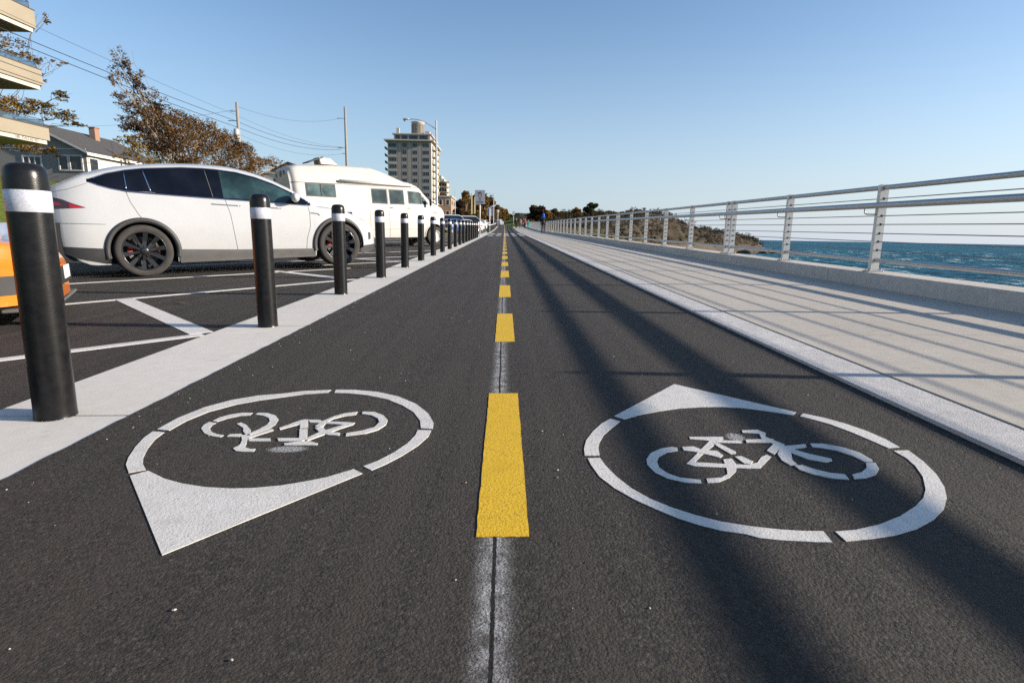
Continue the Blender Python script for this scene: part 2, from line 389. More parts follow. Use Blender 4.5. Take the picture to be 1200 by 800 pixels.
RING_L = [[(-1.249,1.955),(-1.243,1.895),(-1.218,1.807),(-1.184,1.719),(-1.157,1.666),(-1.109,1.605),(-1.072,1.627),(-1.108,1.67),(-1.136,1.718),(-1.168,1.792),(-1.195,1.879),(-1.202,1.945)],[(-1.093,1.585),(-0.754,1.168),(-0.411,1.589),(-0.445,1.62),(-0.51,1.564),(-0.565,1.536),(-0.621,1.513),(-0.692,1.498),(-0.754,1.496),(-0.833,1.506),(-0.909,1.53),(-0.979,1.563),(-1.06,1.619)],[(-1.247,1.978),(-1.242,2.1),(-1.207,2.231),(-1.143,2.327),(-1.057,2.391),(-0.967,2.416),(-0.883,2.456),(-0.766,2.471),(-0.77,2.429),(-0.866,2.407),(-0.946,2.362),(-1.027,2.319),(-1.096,2.265),(-1.16,2.174),(-1.19,2.068),(-1.195,1.963)],[(-0.746,2.474),(-0.657,2.469),(-0.55,2.435),(-0.448,2.366),(-0.355,2.26),(-0.288,2.136),(-0.254,2.027),(-0.249,1.962),(-0.293,1.972),(-0.308,2.053),(-0.348,2.153),(-0.407,2.24),(-0.489,2.328),(-0.588,2.388),(-0.673,2.417),(-0.739,2.425)],[(-0.253,1.949),(-0.255,1.889),(-0.278,1.806),(-0.316,1.722),(-0.353,1.658),(-0.389,1.611),(-0.421,1.64),(-0.385,1.682),(-0.349,1.746),(-0.318,1.823),(-0.302,1.9),(-0.302,1.952)]]
RING_R = [[(0.433,2.091),(0.795,2.536),(1.155,2.124),(1.126,2.091),(1.063,2.131),(1.023,2.153),(0.966,2.181),(0.886,2.196),(0.799,2.195),(0.708,2.18),(0.612,2.144),(0.535,2.104),(0.465,2.053)],[(0.412,2.061),(0.445,2.032),(0.397,1.957),(0.359,1.893),(0.332,1.823),(0.321,1.776),(0.314,1.71),(0.267,1.711),(0.272,1.768),(0.29,1.844),(0.327,1.93),(0.371,2.01)],[(0.273,1.689),(0.312,1.693),(0.32,1.631),(0.338,1.555),(0.365,1.479),(0.403,1.415),(0.446,1.367),(0.494,1.327),(0.547,1.294),(0.602,1.273),(0.63,1.265),(0.677,1.254),(0.725,1.247),(0.775,1.245),(0.77,1.197),(0.725,1.199),(0.654,1.207),(0.609,1.218),(0.586,1.234),(0.532,1.252),(0.489,1.278),(0.446,1.312),(0.405,1.356),(0.361,1.41),(0.318,1.48),(0.288,1.556),(0.276,1.64)],[(0.803,1.243),(0.855,1.249),(0.928,1.273),(1.008,1.313),(1.081,1.362),(1.137,1.409),(1.18,1.459),(1.231,1.54),(1.262,1.615),(1.276,1.672),(1.276,1.733),(1.326,1.737),(1.311,1.646),(1.282,1.554),(1.242,1.471),(1.2,1.408),(1.148,1.35),(1.082,1.296),(1.007,1.252),(0.936,1.224),(0.866,1.209),(0.804,1.2)],[(1.175,2.11),(1.227,2.059),(1.27,1.994),(1.301,1.917),(1.317,1.836),(1.316,1.763),(1.274,1.756),(1.259,1.827),(1.24,1.905),(1.211,1.988),(1.176,2.04),(1.146,2.078)]]
BIKE_L = [[(-1.092,1.983),(-1.102,2.021),(-1.099,2.054),(-1.065,2.04),(-1.069,2.021),(-1.06,1.983),(-1.035,1.946),(-1.005,1.924),(-0.976,1.913),(-0.977,1.893),(-1.011,1.905),(-1.053,1.932)],[(-1.091,2.064),(-1.084,2.105),(-1.059,2.138),(-1.02,2.159),(-0.98,2.156),(-0.979,2.128),(-1.016,2.12),(-1.05,2.09),(-1.069,2.054)],[(-0.961,2.136),(-0.959,2.156),(-0.92,2.153),(-0.877,2.122),(-0.848,2.076),(-0.837,2.02),(-0.843,1.979),(-0.866,1.943),(-0.886,1.917),(-0.895,1.929),(-0.878,1.97),(-0.868,2.017),(-0.874,2.06),(-0.894,2.097),(-0.925,2.123)],[(-0.959,1.899),(-0.959,1.92),(-0.922,1.926),(-0.907,1.909),(-0.914,1.897)],[(-0.984,2.029),(-0.975,2.044),(-0.944,2.018),(-0.903,1.962),(-0.89,1.926),(-0.904,1.922),(-0.927,1.953),(-0.937,1.981),(-0.957,2.003)],[(-0.914,1.909),(-0.899,1.917),(-0.878,1.891),(-0.873,1.866),(-0.861,1.833),(-0.853,1.801),(-0.829,1.785),(-0.81,1.784),(-0.807,1.762),(-0.848,1.763),(-0.867,1.768),(-0.887,1.791),(-0.882,1.806),(-0.879,1.825),(-0.891,1.866)],[(-0.894,1.9),(-0.862,1.934),(-0.832,1.975),(-0.819,1.957),(-0.853,1.911),(-0.873,1.879)],[(-0.876,1.879),(-0.799,1.878),(-0.787,1.853),(-0.862,1.854)],[(-0.809,1.982),(-0.76,2.064),(-0.747,2.074),(-0.725,2.068),(-0.743,2.025),(-0.799,1.965)],[(-0.759,2.054),(-0.728,2.054),(-0.703,1.977),(-0.732,1.977)],[(-0.73,1.968),(-0.701,1.967),(-0.678,1.896),(-0.674,1.862),(-0.681,1.846),(-0.7,1.879)],[(-0.775,1.879),(-0.698,1.878),(-0.685,1.851),(-0.761,1.852)],[(-0.734,1.829),(-0.693,1.846),(-0.658,1.85),(-0.619,1.827),(-0.619,1.813),(-0.726,1.815)],[(-0.731,2.066),(-0.691,2.067),(-0.672,2.049),(-0.586,2.039),(-0.547,2.031),(-0.549,2.011),(-0.583,1.971),(-0.614,1.924),(-0.644,1.882),(-0.662,1.854),(-0.679,1.867),(-0.649,1.936),(-0.606,1.984),(-0.582,2.012),(-0.715,2.038)],[(-0.685,1.999),(-0.677,2.023),(-0.673,2.053),(-0.648,2.103),(-0.617,2.139),(-0.57,2.159),(-0.568,2.125),(-0.608,2.109),(-0.641,2.078),(-0.655,2.037),(-0.653,1.998),(-0.666,1.98)],[(-0.549,2.159),(-0.502,2.154),(-0.459,2.114),(-0.431,2.058),(-0.427,2.009),(-0.445,1.954),(-0.481,1.919),(-0.544,1.897),(-0.548,1.923),(-0.5,1.946),(-0.464,1.982),(-0.457,2.033),(-0.472,2.079),(-0.504,2.115),(-0.546,2.133)],[(-0.679,1.98),(-0.648,1.985),(-0.638,1.961),(-0.611,1.935),(-0.572,1.925),(-0.569,1.899),(-0.609,1.907),(-0.649,1.936)]]
BIKE_R = [[(0.581,1.772),(0.575,1.745),(0.535,1.731),(0.501,1.697),(0.485,1.661),(0.48,1.616),(0.494,1.575),(0.523,1.545),(0.577,1.53),(0.571,1.506),(0.526,1.514),(0.484,1.541),(0.458,1.583),(0.449,1.637),(0.456,1.678),(0.482,1.728),(0.527,1.767),(0.566,1.779)],[(0.596,1.537),(0.641,1.543),(0.669,1.567),(0.685,1.617),(0.696,1.673),(0.726,1.681),(0.723,1.632),(0.702,1.586),(0.665,1.543),(0.624,1.514),(0.59,1.509)],[(0.571,1.643),(0.602,1.683),(0.672,1.78),(0.714,1.836),(0.736,1.836),(0.708,1.788),(0.641,1.708),(0.601,1.654),(0.652,1.645),(0.696,1.638),(0.756,1.632),(0.792,1.647),(0.825,1.691),(0.85,1.708),(0.856,1.691),(0.782,1.605),(0.742,1.605),(0.654,1.615),(0.592,1.623)],[(0.652,1.868),(0.769,1.866),(0.761,1.842),(0.718,1.826),(0.692,1.837),(0.648,1.847)],[(0.732,1.836),(0.816,1.827),(0.811,1.805),(0.727,1.813)],[(0.714,1.817),(0.732,1.807),(0.76,1.733),(0.755,1.719),(0.736,1.715),(0.718,1.779)],[(0.599,1.777),(0.637,1.78),(0.661,1.747),(0.702,1.742),(0.708,1.704),(0.691,1.687),(0.654,1.717),(0.629,1.735),(0.595,1.748)],[(0.741,1.693),(0.763,1.698),(0.783,1.655),(0.768,1.636),(0.75,1.64)],[(0.836,1.838),(0.933,1.843),(0.923,1.809),(0.828,1.811)],[(0.86,1.927),(0.918,1.932),(0.933,1.898),(0.915,1.863),(0.948,1.79),(0.922,1.766),(0.896,1.849),(0.907,1.894),(0.853,1.904)],[(0.864,1.74),(0.923,1.809),(0.937,1.779),(0.873,1.708)],[(0.927,1.775),(1.018,1.792),(1.008,1.766),(0.954,1.751),(0.93,1.712),(0.909,1.662),(0.908,1.629),(0.884,1.625),(0.876,1.662),(0.887,1.713)],[(0.954,1.751),(0.986,1.711),(1.035,1.671),(1.031,1.656),(1.006,1.644),(0.963,1.669),(0.935,1.721)],[(1.036,1.796),(1.08,1.795),(1.126,1.762),(1.155,1.717),(1.158,1.657),(1.148,1.641),(1.127,1.645),(1.118,1.692),(1.091,1.739),(1.049,1.764),(1.03,1.768)],[(1.125,1.637),(1.154,1.636),(1.137,1.594),(1.102,1.554),(1.059,1.532),(1.022,1.527),(1.033,1.555),(1.07,1.57),(1.103,1.599)],[(0.896,1.621),(0.92,1.624),(0.942,1.593),(0.973,1.567),(1.011,1.556),(1.004,1.523),(0.96,1.533),(0.919,1.56),(0.896,1.59)]]
# ------------------------------------------------------------------ world, sun, camera
SUN_AZ, SUN_EL = R(96), R(17.3)         # azimuth clockwise from +Y (the way the path runs)
w = bpy.data.worlds.new('World'); scene.world = w; w.use_nodes = True
wn = w.node_tree; bg = wn.nodes['Background']; sky = wn.nodes.new('ShaderNodeTexSky')
sky.sky_type = 'NISHITA'; sky.sun_disc = False; sky.sun_elevation = SUN_EL; sky.sun_rotation = SUN_AZ
sky.altitude = 0; sky.air_density = 1.0; sky.dust_density = .6; sky.ozone_density = 1.6
def wm(op, a, b=None, cl=False):
    n = wn.nodes.new('ShaderNodeMath'); n.operation = op; n.use_clamp = cl
    for i, v in enumerate((a, b)):
        if v is None: continue
        if isinstance(v, (int, float)): n.inputs[i].default_value = v
        else: wn.links.new(v, n.inputs[i])
    return n.outputs[0]
tc = wn.nodes.new('ShaderNodeTexCoord'); sp_ = wn.nodes.new('ShaderNodeSeparateXYZ'); wn.links.new(tc.outputs['Generated'], sp_.inputs[0])
# sea haze: the low sky turns pale and slightly violet, a little brighter towards the sun
hf = wm('POWER', wm('SUBTRACT', 1.0, wm('DIVIDE', wm('ABSOLUTE', sp_.outputs[2]), .42), True), 2.1)
hb_ = wn.nodes.new('ShaderNodeMix'); hb_.data_type = 'RGBA'; hb_.inputs[6].default_value = (2.6, 3.15, 3.85, 1); hb_.inputs[7].default_value = (4.0, 4.2, 4.65, 1)
wn.links.new(wm('MULTIPLY', wm('ADD', sp_.outputs[0], .15), .9, True), hb_.inputs[0])
mx_ = wn.nodes.new('ShaderNodeMix'); mx_.data_type = 'RGBA'; wn.links.new(wm('MULTIPLY', hf, .93), mx_.inputs[0])
tn = wn.nodes.new('ShaderNodeMix'); tn.data_type = 'RGBA'; tn.blend_type = 'MULTIPLY'; tn.inputs[0].default_value = 1; tn.inputs[7].default_value = (.80, .90, 1.0, 1)
wn.links.new(sky.outputs[0], tn.inputs[6]); wn.links.new(tn.outputs[2], mx_.inputs[6]); wn.links.new(hb_.outputs[2], mx_.inputs[7])
wn.links.new(mx_.outputs[2], bg.inputs[0]); bg.inputs[1].default_value = .108
ld = bpy.data.lights.new('sun', 'SUN'); ld.energy = 4.8; ld.angle = R(.53); ld.color = (1.0, .885, .745)
lo = bpy.data.objects.new('sun', ld); COL.objects.link(lo)
sv = Vector((math.sin(SUN_AZ) * math.cos(SUN_EL), math.cos(SUN_AZ) * math.cos(SUN_EL), math.sin(SUN_EL)))
lo.rotation_euler = sv.to_track_quat('Z', 'Y').to_euler(); lo.location = sv * 60
cd = bpy.data.cameras.new('camera'); cam = bpy.data.objects.new('camera', cd); COL.objects.link(cam); scene.camera = cam
cd.sensor_width = 36; cd.lens = 36 * 665 / 1200; cd.clip_start = .05; cd.clip_end = 40000
P_, RO, YW = 0.18460565, 0.01832596, 0.01617822
fw = Vector((math.sin(YW) * math.cos(P_), math.cos(YW) * math.cos(P_), -math.sin(P_)))
r0 = Vector((math.cos(YW), -math.sin(YW), 0)); u0 = r0.cross(fw)
rt = r0 * math.cos(RO) + u0 * math.sin(RO); up = -r0 * math.sin(RO) + u0 * math.cos(RO)
cam.matrix_world = Matrix.Translation((0, 0, .72)) @ Matrix((rt, up, -fw)).transposed().to_4x4()
scene.view_settings.view_transform = 'Standard'; scene.view_settings.look = 'None'
scene.view_settings.exposure = .84; scene.view_settings.gamma = 1
scene.render.engine = 'CYCLES'; scene.cycles.use_denoising = False
scene.cycles.max_bounces = 6; scene.cycles.transparent_max_bounces = 8; scene.cycles.caustics_reflective = False; scene.cycles.caustics_refractive = False

# ------------------------------------------------------------------ ground and water
def strip(name, prof, ys, mat, kind='structure', label=None, thick=0):
    m = MB(); n = len(prof); vs = []
    for y in ys:
        for x, dz in prof: vs.append((x, y, hz(x, y) + dz))
    fs = [(j * n + i, j * n + i + 1, (j + 1) * n + i + 1, (j + 1) * n + i) for j in range(len(ys) - 1) for i in range(n - 1)]
    m.add(vs, fs); o = m.build(name, mat); tag(o, label, kind=kind); return o
YS = [-6 + i * 1.0 for i in range(60)] + [54 + 4 * i for i in range(27)]
pb = MB(); PYS = [-2 + .04 * i for i in range(400)] + [14 + .5 * i for i in range(60)] + [44 + 2 * i for i in range(58)]; PYS = [-8] + PYS; vs = []
for y in PYS:
    j = -1.452 + (.007 * noise.noise(Vector((y * 9, 0, 0))) + .004 * noise.noise(Vector((y * 31, 2, 0))) if y < 14 else 0)
    for x, dz in ((j - .004, -.03), (j, -.001), (j + .02, 0), (0, 0), (1.62, 0)): vs.append((x, y, hz(x, y) + dz))
pb.add(vs, [(j * 5 + i, j * 5 + i + 1, (j + 1) * 5 + i + 1, (j + 1) * 5 + i) for j in range(len(PYS) - 1) for i in range(4)])
tag(pb.build('bike_path', 'asphalt'), 'dark asphalt two-way bike path running away between the kerbs', kind='structure')
strip('parking_lot', [(-9.5, -.012), (-1.95, -.012)], YS, 'lot', label='black asphalt of the angled parking bays left of the bollards')
strip('road', [(-17.0, -.012), (-9.5, -.012)], YS, 'lot', label='asphalt street beyond the parked cars')
strip('road_kerb', [(-17.0, -.05), (-17.01, .13), (-17.2, .13)], YS, 'kerb')
strip('far_pavement', [(-17.2, .13), (-19.4, .15)], YS, 'slab', label='concrete pavement on the far side of the street')

SH = [(-400, 12), (30, 12), (60, 15), (100, 23), (150, 38), (200, 62), (250, 98), (282, 138), (305, 147), (330, 120), (400, 92), (700, 60), (4000, 20), (9000, 20)]
SEA_Z = -5.5
def nz(x, y, s, o=0): return noise.noise(Vector((x * s + o, y * s, o * 1.7)))
def land(x, y):
    b = hz(x, y)
    if x <= -17: return b + .10 + 3.35 * sm((-x - 20.5) / 9.5) * sm((170 - y) / 60) + .06 * nz(x, y, .15) + 2.5 * sm((y - 100) / 120) * sm((-x - 22) / 15)
    if x < 4.6: return b - .3
    xs = interp(y, SH); d = xs - x + 5 * nz(x, y, .05) * sm((y - 70) / 60) + 2.2 * nz(x, y, .16, 3) * sm((y - 60) / 60)
    top = b - .12 + 3.2 * sm((y - 110) / 90) + 1.4 * sm((y - 190) / 70) * (1 - .62 * sm((x - 85) / 45)) + (.9 * nz(x, y, .06) + .35 * nz(x, y, .2)) * sm((y - 70) / 60)
    hd_ = interp(x, [(20, 5.0), (38, 6.3), (50, 9.8), (62, 9.6), (72, 7.3), (88, 4.7), (104, 3.3), (116, 2.0), (128, .4), (136, -1.5)]) + .8 * nz(x, y, .06) + .4 * nz(x, y, .22)
    top = top + (hd_ - top) * sm((y - 165) / 60) * sm((x - 10) / 25)
    wdt = 7 + 12 * sm((y - 100) / 120); t_ = sm((d + 1.5) / wdt)
    return -8.5 + (top + 8.5) * t_
def axis_(lst):
    o = []
    for a, b, st in lst:
        x = a
        while x < b - 1e-6: o.append(x); x += st
    o.append(lst[-1][1]); return o
xs = axis_([(-9000, -1000, 2000), (-1000, -200, 200), (-200, -60, 20), (-60, -17, 2), (-17, 4.6, 7.2), (4.6, 5, .4), (5, 20, 1.25), (20, 150, 2.5), (150, 400, 50), (400, 1000, 300)])
ys = axis_([(-400, -40, 60), (-40, 120, 4), (120, 340, 2.5), (340, 500, 16), (500, 1500, 200), (1500, 9000, 1500)])
g = MB(); g.add([(x, y, land(x, y)) for y in ys for x in xs],
    [(j * len(xs) + i, j * len(xs) + i + 1, (j + 1) * len(xs) + i + 1, (j + 1) * len(xs) + i) for j in range(len(ys) - 1) for i in range(len(xs) - 1)], 0, True)
tag(g.build('ground', 'terrain'), 'lawns, banks and the brushy headland running out into the sea', kind='structure')
sx = axis_([(3, 20, 17), (20, 420, 2.1), (420, 1000, 145), (1000, 20000, 4750)]); sy = axis_([(-3000, -60, 980), (-60, 470, 2.1), (470, 1000, 100), (1000, 20000, 4750)])
def wave(x, y):
    f = sm((x - 20) / 25) * sm((420 - x) / 120) * sm((y + 60) / 30) * sm((470 - y) / 120)
    if f <= 0: return SEA_Z
    u = x * .93 - y * .36; v = x * .36 + y * .93
    return SEA_Z + f * (.55 * noise.noise(Vector((u * .13, v * .055, 0))) + .42 * noise.noise(Vector((u * .27, v * .13, 5))) + .2 * noise.noise(Vector((u * .5, v * .3, 9))))
s_ = MB(); s_.add([(x, y, wave(x, y)) for y in sy for x in sx], [(j * len(sx) + i, j * len(sx) + i + 1, (j + 1) * len(sx) + i + 1, (j + 1) * len(sx) + i) for j in range(len(sy) - 1) for i in range(len(sx) - 1)], 0, True)
tag(s_.build('sea', 'sea'), 'choppy blue sea with small whitecaps out to the horizon', kind='structure')

# left kerb strip with joints at the bollards, right kerb edge and pavement slab
BY = [2.153 + 2.028 * i for i in range(18)]
cuts = [-6, -4, -1.9, .125] + BY + [40.6, 44, 48, 52, 56, 60] + [62 + 2.2 * i for i in range(30)]
k = MB()
for a, b in zip(cuts[:-1], cuts[1:]):
    oa, ob = (-2.03 - .004 * max(0, a - 4)), (-2.03 - .004 * max(0, b - 4))
    oa, ob = max(oa, -2.2), max(ob, -2.2)
    ia = -1.45 + .0009 * 0
    ga = .012 if abs(a - 2.153) < .01 or abs(b - 2.153) < .01 else .007
    k.poly([(oa, a + .007), (ia, a + .007), (ia, b - .007), (ob, b - .007)], -.12, -.005, hz)
tag(k.build('kerb_strip', 'kerb'), 'pale concrete strip carrying the black bollards', kind='structure')
def long_box(name, x0, x1, z0, z1, mat, ya=-6, yb=160, step=4.8, gap=0., bevel=0.):
    m = MB(); y = ya
    while y < yb:
        m.box(x0, x1, y + gap / 2, min(yb, y + step) - gap / 2, z0, z1, f=hz); y += step
    return m.build(name, mat, bevel=bevel)
tag(long_box('path_edge', 1.595, 1.828, -.12, .016, 'kerb_rough'), 'exposed aggregate concrete edge right of the bike path', kind='structure')
o = long_box('pavement', 1.84, 2.655, -.12, .020, 'slab', step=9.6, gap=.006); tag(o, 'wide concrete seaside pavement crossed by railing shadows', kind='structure')
o2 = long_box('pavement', 2.661, 4.21, -.12, .020, 'slab', step=9.6, gap=.006); tag(o2, 'outer half of the concrete pavement against the low wall', kind='structure')
o = long_box('pavement_joint_fill', 1.80, 4.2, -.14, .004, 'lot'); tag(o, kind='structure')
o = long_box('low_wall', 4.2, 4.56, -.6, .185, 'wall', step=4.45, gap=.010, bevel=.012)
tag(o, 'low grey concrete wall under the steel railing beside the sea', 'wall')
o = MB().box(4.17, 4.60, 44.5, 160, -.3, .235, f=None)
tag(long_box('kerb_joint_fill', -2.0, -1.452, -.14, -.022, 'lot', yb=128, step=4), kind='structure')
# ------------------------------------------------------------------ painted markings
def root_flat(name, x, y): return empty(name, x, y)
def mark(name, polys, mat, parent, ox, oy, base=.0015, h=.0032):
    out = []
    for i, p in enumerate(polys):
        m = MB(); m.poly([(x - ox, y - oy) for x, y in p], base, h + .00035 * i, lambda x, y: hz(x + ox, y + oy) - hz(ox, oy))
        out.append((m, name))
    return out
def marking(label, cx, cy, ring, bike, names):
    r = empty('bicycle_marking', cx, cy); tag(r, label, 'road marking', 'round bicycle lane markings')
    for i, p in enumerate(ring):
        m = MB(); m.poly([(x - cx, y - cy) for x, y in p], .0004, .0021, lambda x, y: hz(x + cx, y + cy) - hz(cx, cy))
        m.build(names[i], 'white_paint', r)
    m = MB()
    for i, p in enumerate(bike):
        m.poly([(x - cx, y - cy) for x, y in p], .0004, .0018 + .00012 * i, lambda x, y: hz(x + cx, y + cy) - hz(cx, cy))
    m.build('bicycle_symbol', 'white_paint', r)
marking('white painted ring with a bicycle, left lane, its solid corner pointing at the viewer', -.745, 1.9, RING_L, BIKE_L, ['ring_segment', 'ring_corner', 'ring_segment', 'ring_segment', 'ring_segment'])
marking('white painted ring with a bicycle, right lane, its solid corner pointing ahead', .83, 1.78, RING_R, BIKE_R, ['ring_corner', 'ring_segment', 'ring_segment', 'ring_segment', 'ring_segment'])
def jag(x0, x1, y0, y1, n=26, a=.0022):
    rnd = random.Random(int(y0 * 100)); p = []
    for i in range(n): p.append((x0 + rnd.uniform(-a, a), y1 + (y0 - y1) * i / n))
    for i in range(8): p.append((x0 + (x1 - x0) * i / 8, y0 + rnd.uniform(-a, a)))
    for i in range(n): p.append((x1 + rnd.uniform(-a, a), y0 + (y1 - y0) * i / n))
    for i in range(8): p.append((x1 + (x0 - x1) * i / 8, y1 + rnd.uniform(-a, a)))
    return p
ORD = ['nearest', 'second', 'third', 'fourth', 'fifth', 'sixth', 'seventh', 'eighth', 'ninth', 'tenth', 'eleventh', 'twelfth', 'thirteenth', 'fourteenth', 'fifteenth', 'sixteenth', 'seventeenth', 'eighteenth', 'nineteenth', 'twentieth']
for i in range(44):
    y0 = 1.233 + 2.303 * i
    if i in (18, 19, 24, 25): pass
    m = MB(); cx = .006 if i == 0 else .012
    m.poly([(x, y - y0) for x, y in jag(cx - .0625, cx + .0625, y0, y0 + 1.171, 26 if i < 4 else 3, .0014 if i < 4 else .0)], .0004, .0020, lambda x, y: hz(x, y + y0) - hz(0, y0))
    o = m.build('centre_dash', 'yellow_paint', loc=(0, y0, hz(0, y0)))
    lab = ('%s yellow dash of the centre line counting from the viewer' % ORD[i]) if i < 14 else 'small far yellow dash where the centre line closes up with distance'
    tag(o, lab, 'road marking', 'yellow dashes of the centre line' if i < 14 else 'far yellow dashes of the centre line')
rowlab = ['near', 'far']
for r_, (ya, yb) in enumerate(((43.4, 46.2), (52, 56))):
    for j, cx in enumerate((-1.1, -.49, .13, .74, 1.34)):
        m = MB(); m.poly([(cx - .2, 0), (cx + .2, 0), (cx + .2, yb - ya), (cx - .2, yb - ya)], .0004, .0024, lambda x, y: hz(x, y + ya) - hz(0, ya))
        o = m.build('crossing_bar', 'white_paint', loc=(0, ya, hz(0, ya)))
        tag(o, '%s white bar from the left in the %s row of the path crossing' % (['first', 'second', 'middle', 'fourth', 'last'][j], rowlab[r_]), 'road marking', 'white bars of the crossing')
def lot_line(a, b, wd, label, group='white lines of the parking bays'):
    a, b = Vector(a), Vector(b); n = (b - a).normalized(); n = Vector((-n.y, n.x)) * wd / 2
    p = [a + n, b + n, b - n, a - n]; m = MB()
    m.poly([(q.x - a.x, q.y - a.y) for q in p], -.0115, -.0085, lambda x, y: hz(x + a.x, y + a.y) - hz(a.x, a.y))
    tag(m.build('bay_line', 'line_paint', loc=(a.x, a.y, hz(a.x, a.y))), label, 'road marking', group)
def ext(a, b, L):
    a, b = Vector(a), Vector(b); return tuple(a), tuple(a + (b - a).normalized() * L)
lot_line(*ext((-2.07, 3.885), (-2.818, 3.148), 5.6), .095, 'white bay line behind the nearest bollard, beside the orange car')
lot_line(*ext((-2.10, 8.04), (-4.204, 5.512), 6.6), .095, 'white bay line passing the nose of the orange car')
lot_line((-2.11, 3.94), (-3.90, 5.86), .15, 'broad diagonal white bar between two bay lines near the second bollard')
lot_line(*ext((-2.75, 10.2), (-5.687, 7.498), 6.2), .095, 'white bay line right beside the white crossover wheels')
lot_line((-3.86, 9.62), (-2.30, 8.14), .15, 'diagonal white bar near the front wheel of the white crossover')
lot_line(*ext((-2.12, 12.2), (-4.3, 10.3), 6), .095, 'white bay line seen past the nose of the white crossover')
lot_line((-3.4, 13.2), (-2.2, 12.15), .15, 'diagonal white bar between the crossover and the camper van')
lot_line(*ext((-2.1, 14.3), (-4.5, 12.3), 6), .095, 'white bay line midway between the crossover and the camper van')
lot_line(*ext((-2.2, 17.6), (-4.6, 15.5), 6), .095, 'white bay line nearest the camper van')
for i in range(12):
    y = 24.5 + 5.2 * i; lot_line(*ext((-2.3, y), (-4.7, y - 2.05), 6), .1, 'distant white bay line seen between the far bollards', 'distant white bay lines')
# ------------------------------------------------------------------ bollards
m_sl = MB().lathe([(r * 1.22, z) for r, z in [(.0585, 0.0), (.0575, .004), (.0565, .02), (.0562, .80), (.0560, .895), (.0545, .917), (.050, .934), (.041, .945), (.028, .950), (.012, .952), (.0005, .9525)]], 40)
bol = empty('bollard', 0, 0, 0)
m_sl.build('sleeve', 'sleeve', bol)
MB().lathe([(.0691, .777), (.0697, .778), (.0697, .853), (.0691, .854)], 40).build('reflective_band', 'band', bol)
MB().lathe([(.0705, 0.0), (.071, .001), (.0700, .003), (.0686, .004)], 30).build('base_sealant', 'kerb', bol)
blabs = {0: 'nearest black bollard, tallest in the picture, with a pale reflective band', 1: 'second black bollard from the viewer, against the door of the white crossover',
         2: 'third black bollard, in front of the crossover front wheel', 3: 'fourth black bollard, between the crossover nose and the camper van',
         4: 'fifth black bollard, in front of the camper van side door', 5: 'sixth black bollard, before the cab of the camper van', 6: 'seventh black bollard, before the van front wheel arch',
         7: 'eighth black bollard, at the front wheel of the camper van', 8: 'ninth black bollard, at the very nose of the camper van'}
first = True
def put_bollard(x, y, lab, grp):
    global first
    o = bol if first else copy_tree(bol); first = False
    o.location = (x, y, hz(x, y) - .005); tag(o, lab, 'bollard', grp); o.rotation_euler = (random.uniform(-.006, .006), random.uniform(-.006, .006), random.uniform(0, 6))
BXS = [-1.744, -1.743, -1.775, -1.769, -1.775, -1.78, -1.769, -1.758, -1.745, -1.735]
for i, y in enumerate(BY):
    put_bollard(BXS[i] if i < 10 else -1.735, y, blabs.get(i, 'far black bollard with white band in the tight row before the tall sign'), 'black bollards along the bike path' if i < 9 else 'crowded bollards before the sign')
for i in range(24):
    y = 60 + 2.4 * i; put_bollard(-1.74, y, 'tiny far black bollard beyond the path crossing', 'far bollards beyond the crossing')

# ------------------------------------------------------------------ railing
rail = empty('railing', 4.35, 0); tag(rail, 'long stainless steel railing with cables on the low wall above the sea', 'railing')
def rz(y, x=4.35): return hz(x, y) - hz(4.35, 0)
py = [-6.3, -4.1, -1.9, .3, 2.35, 4.42, 6.68, 8.84, 10.98, 11.24, 13.44, 15.6, 17.76, 19.9, 22.15, 22.4, 24.5, 26.7, 28.9, 31.1, 33.3, 33.56] 
while py[-1] < 128: py.append(py[-1] + 2.25)
post_me = None
for i, y in enumerate(py):
    if i < 62:
        m = MB()
        m.box(-.048, .048, -.028, .028, .197, 1.172, 0)
        for z in (1.018, .825, .728, .626, .532, .435):       # slots for the cables
            for s in (-1, 1): m.box(-.011, .011, s * .0285, s * .0292, z - .013, z + .013, 1)
        m.box(-.030, .030, -.020, .020, 1.172, 1.178, 0)
        if post_me is None: o = m.build('post', ['post', 'black'], rail, bevel=.004); post_me = o
        else: o = post_me.copy(); COL.objects.link(o); o.parent = rail
        o.location = (0, y, rz(y))
        m = MB(); m.box(-.085, .085, -.065, .065, .185, .199)
        for sx in (-1, 1):
            for sy in (-1, 1): m.lathe([(.011, .199), (.011, .213), (.0005, .213)], 6, c=(sx * .062, sy * .042, 0))
        b = m.build('base_plate', 'steel', o, bevel=.002)
        if y < 60:
            m = MB(); m.tube([(-.15, .06, .91), (-.15, .06, .862), (-.142, .055, .848), (-.12, .045, .842), (-.048, .0, .842)], .007, 6); m.build('rail_bracket', 'cable', o)
fary = [y for i, y in enumerate(py)][62:]
def runpts(x, z, ya=-6.3, yb=128): return [(x, y, rz(y) + z) for y in [ya] + [yy for yy in YS if ya < yy < yb and yy % 4 == 2] + [yb]]
MB().tube(runpts(0, 1.142), .028, 12).build('top_rail', 'steel', rail)
MB().tube(runpts(-.15, .935), .034, 14).build('handrail', 'steel', rail)
MB().tube(runpts(0, .318), .024, 12).build('bottom_rail', 'steel', rail)
for z in (1.018, .825, .728, .626, .532, .435): MB().tube(runpts(0, z), .0056, 6).build('cable', 'cable', rail)

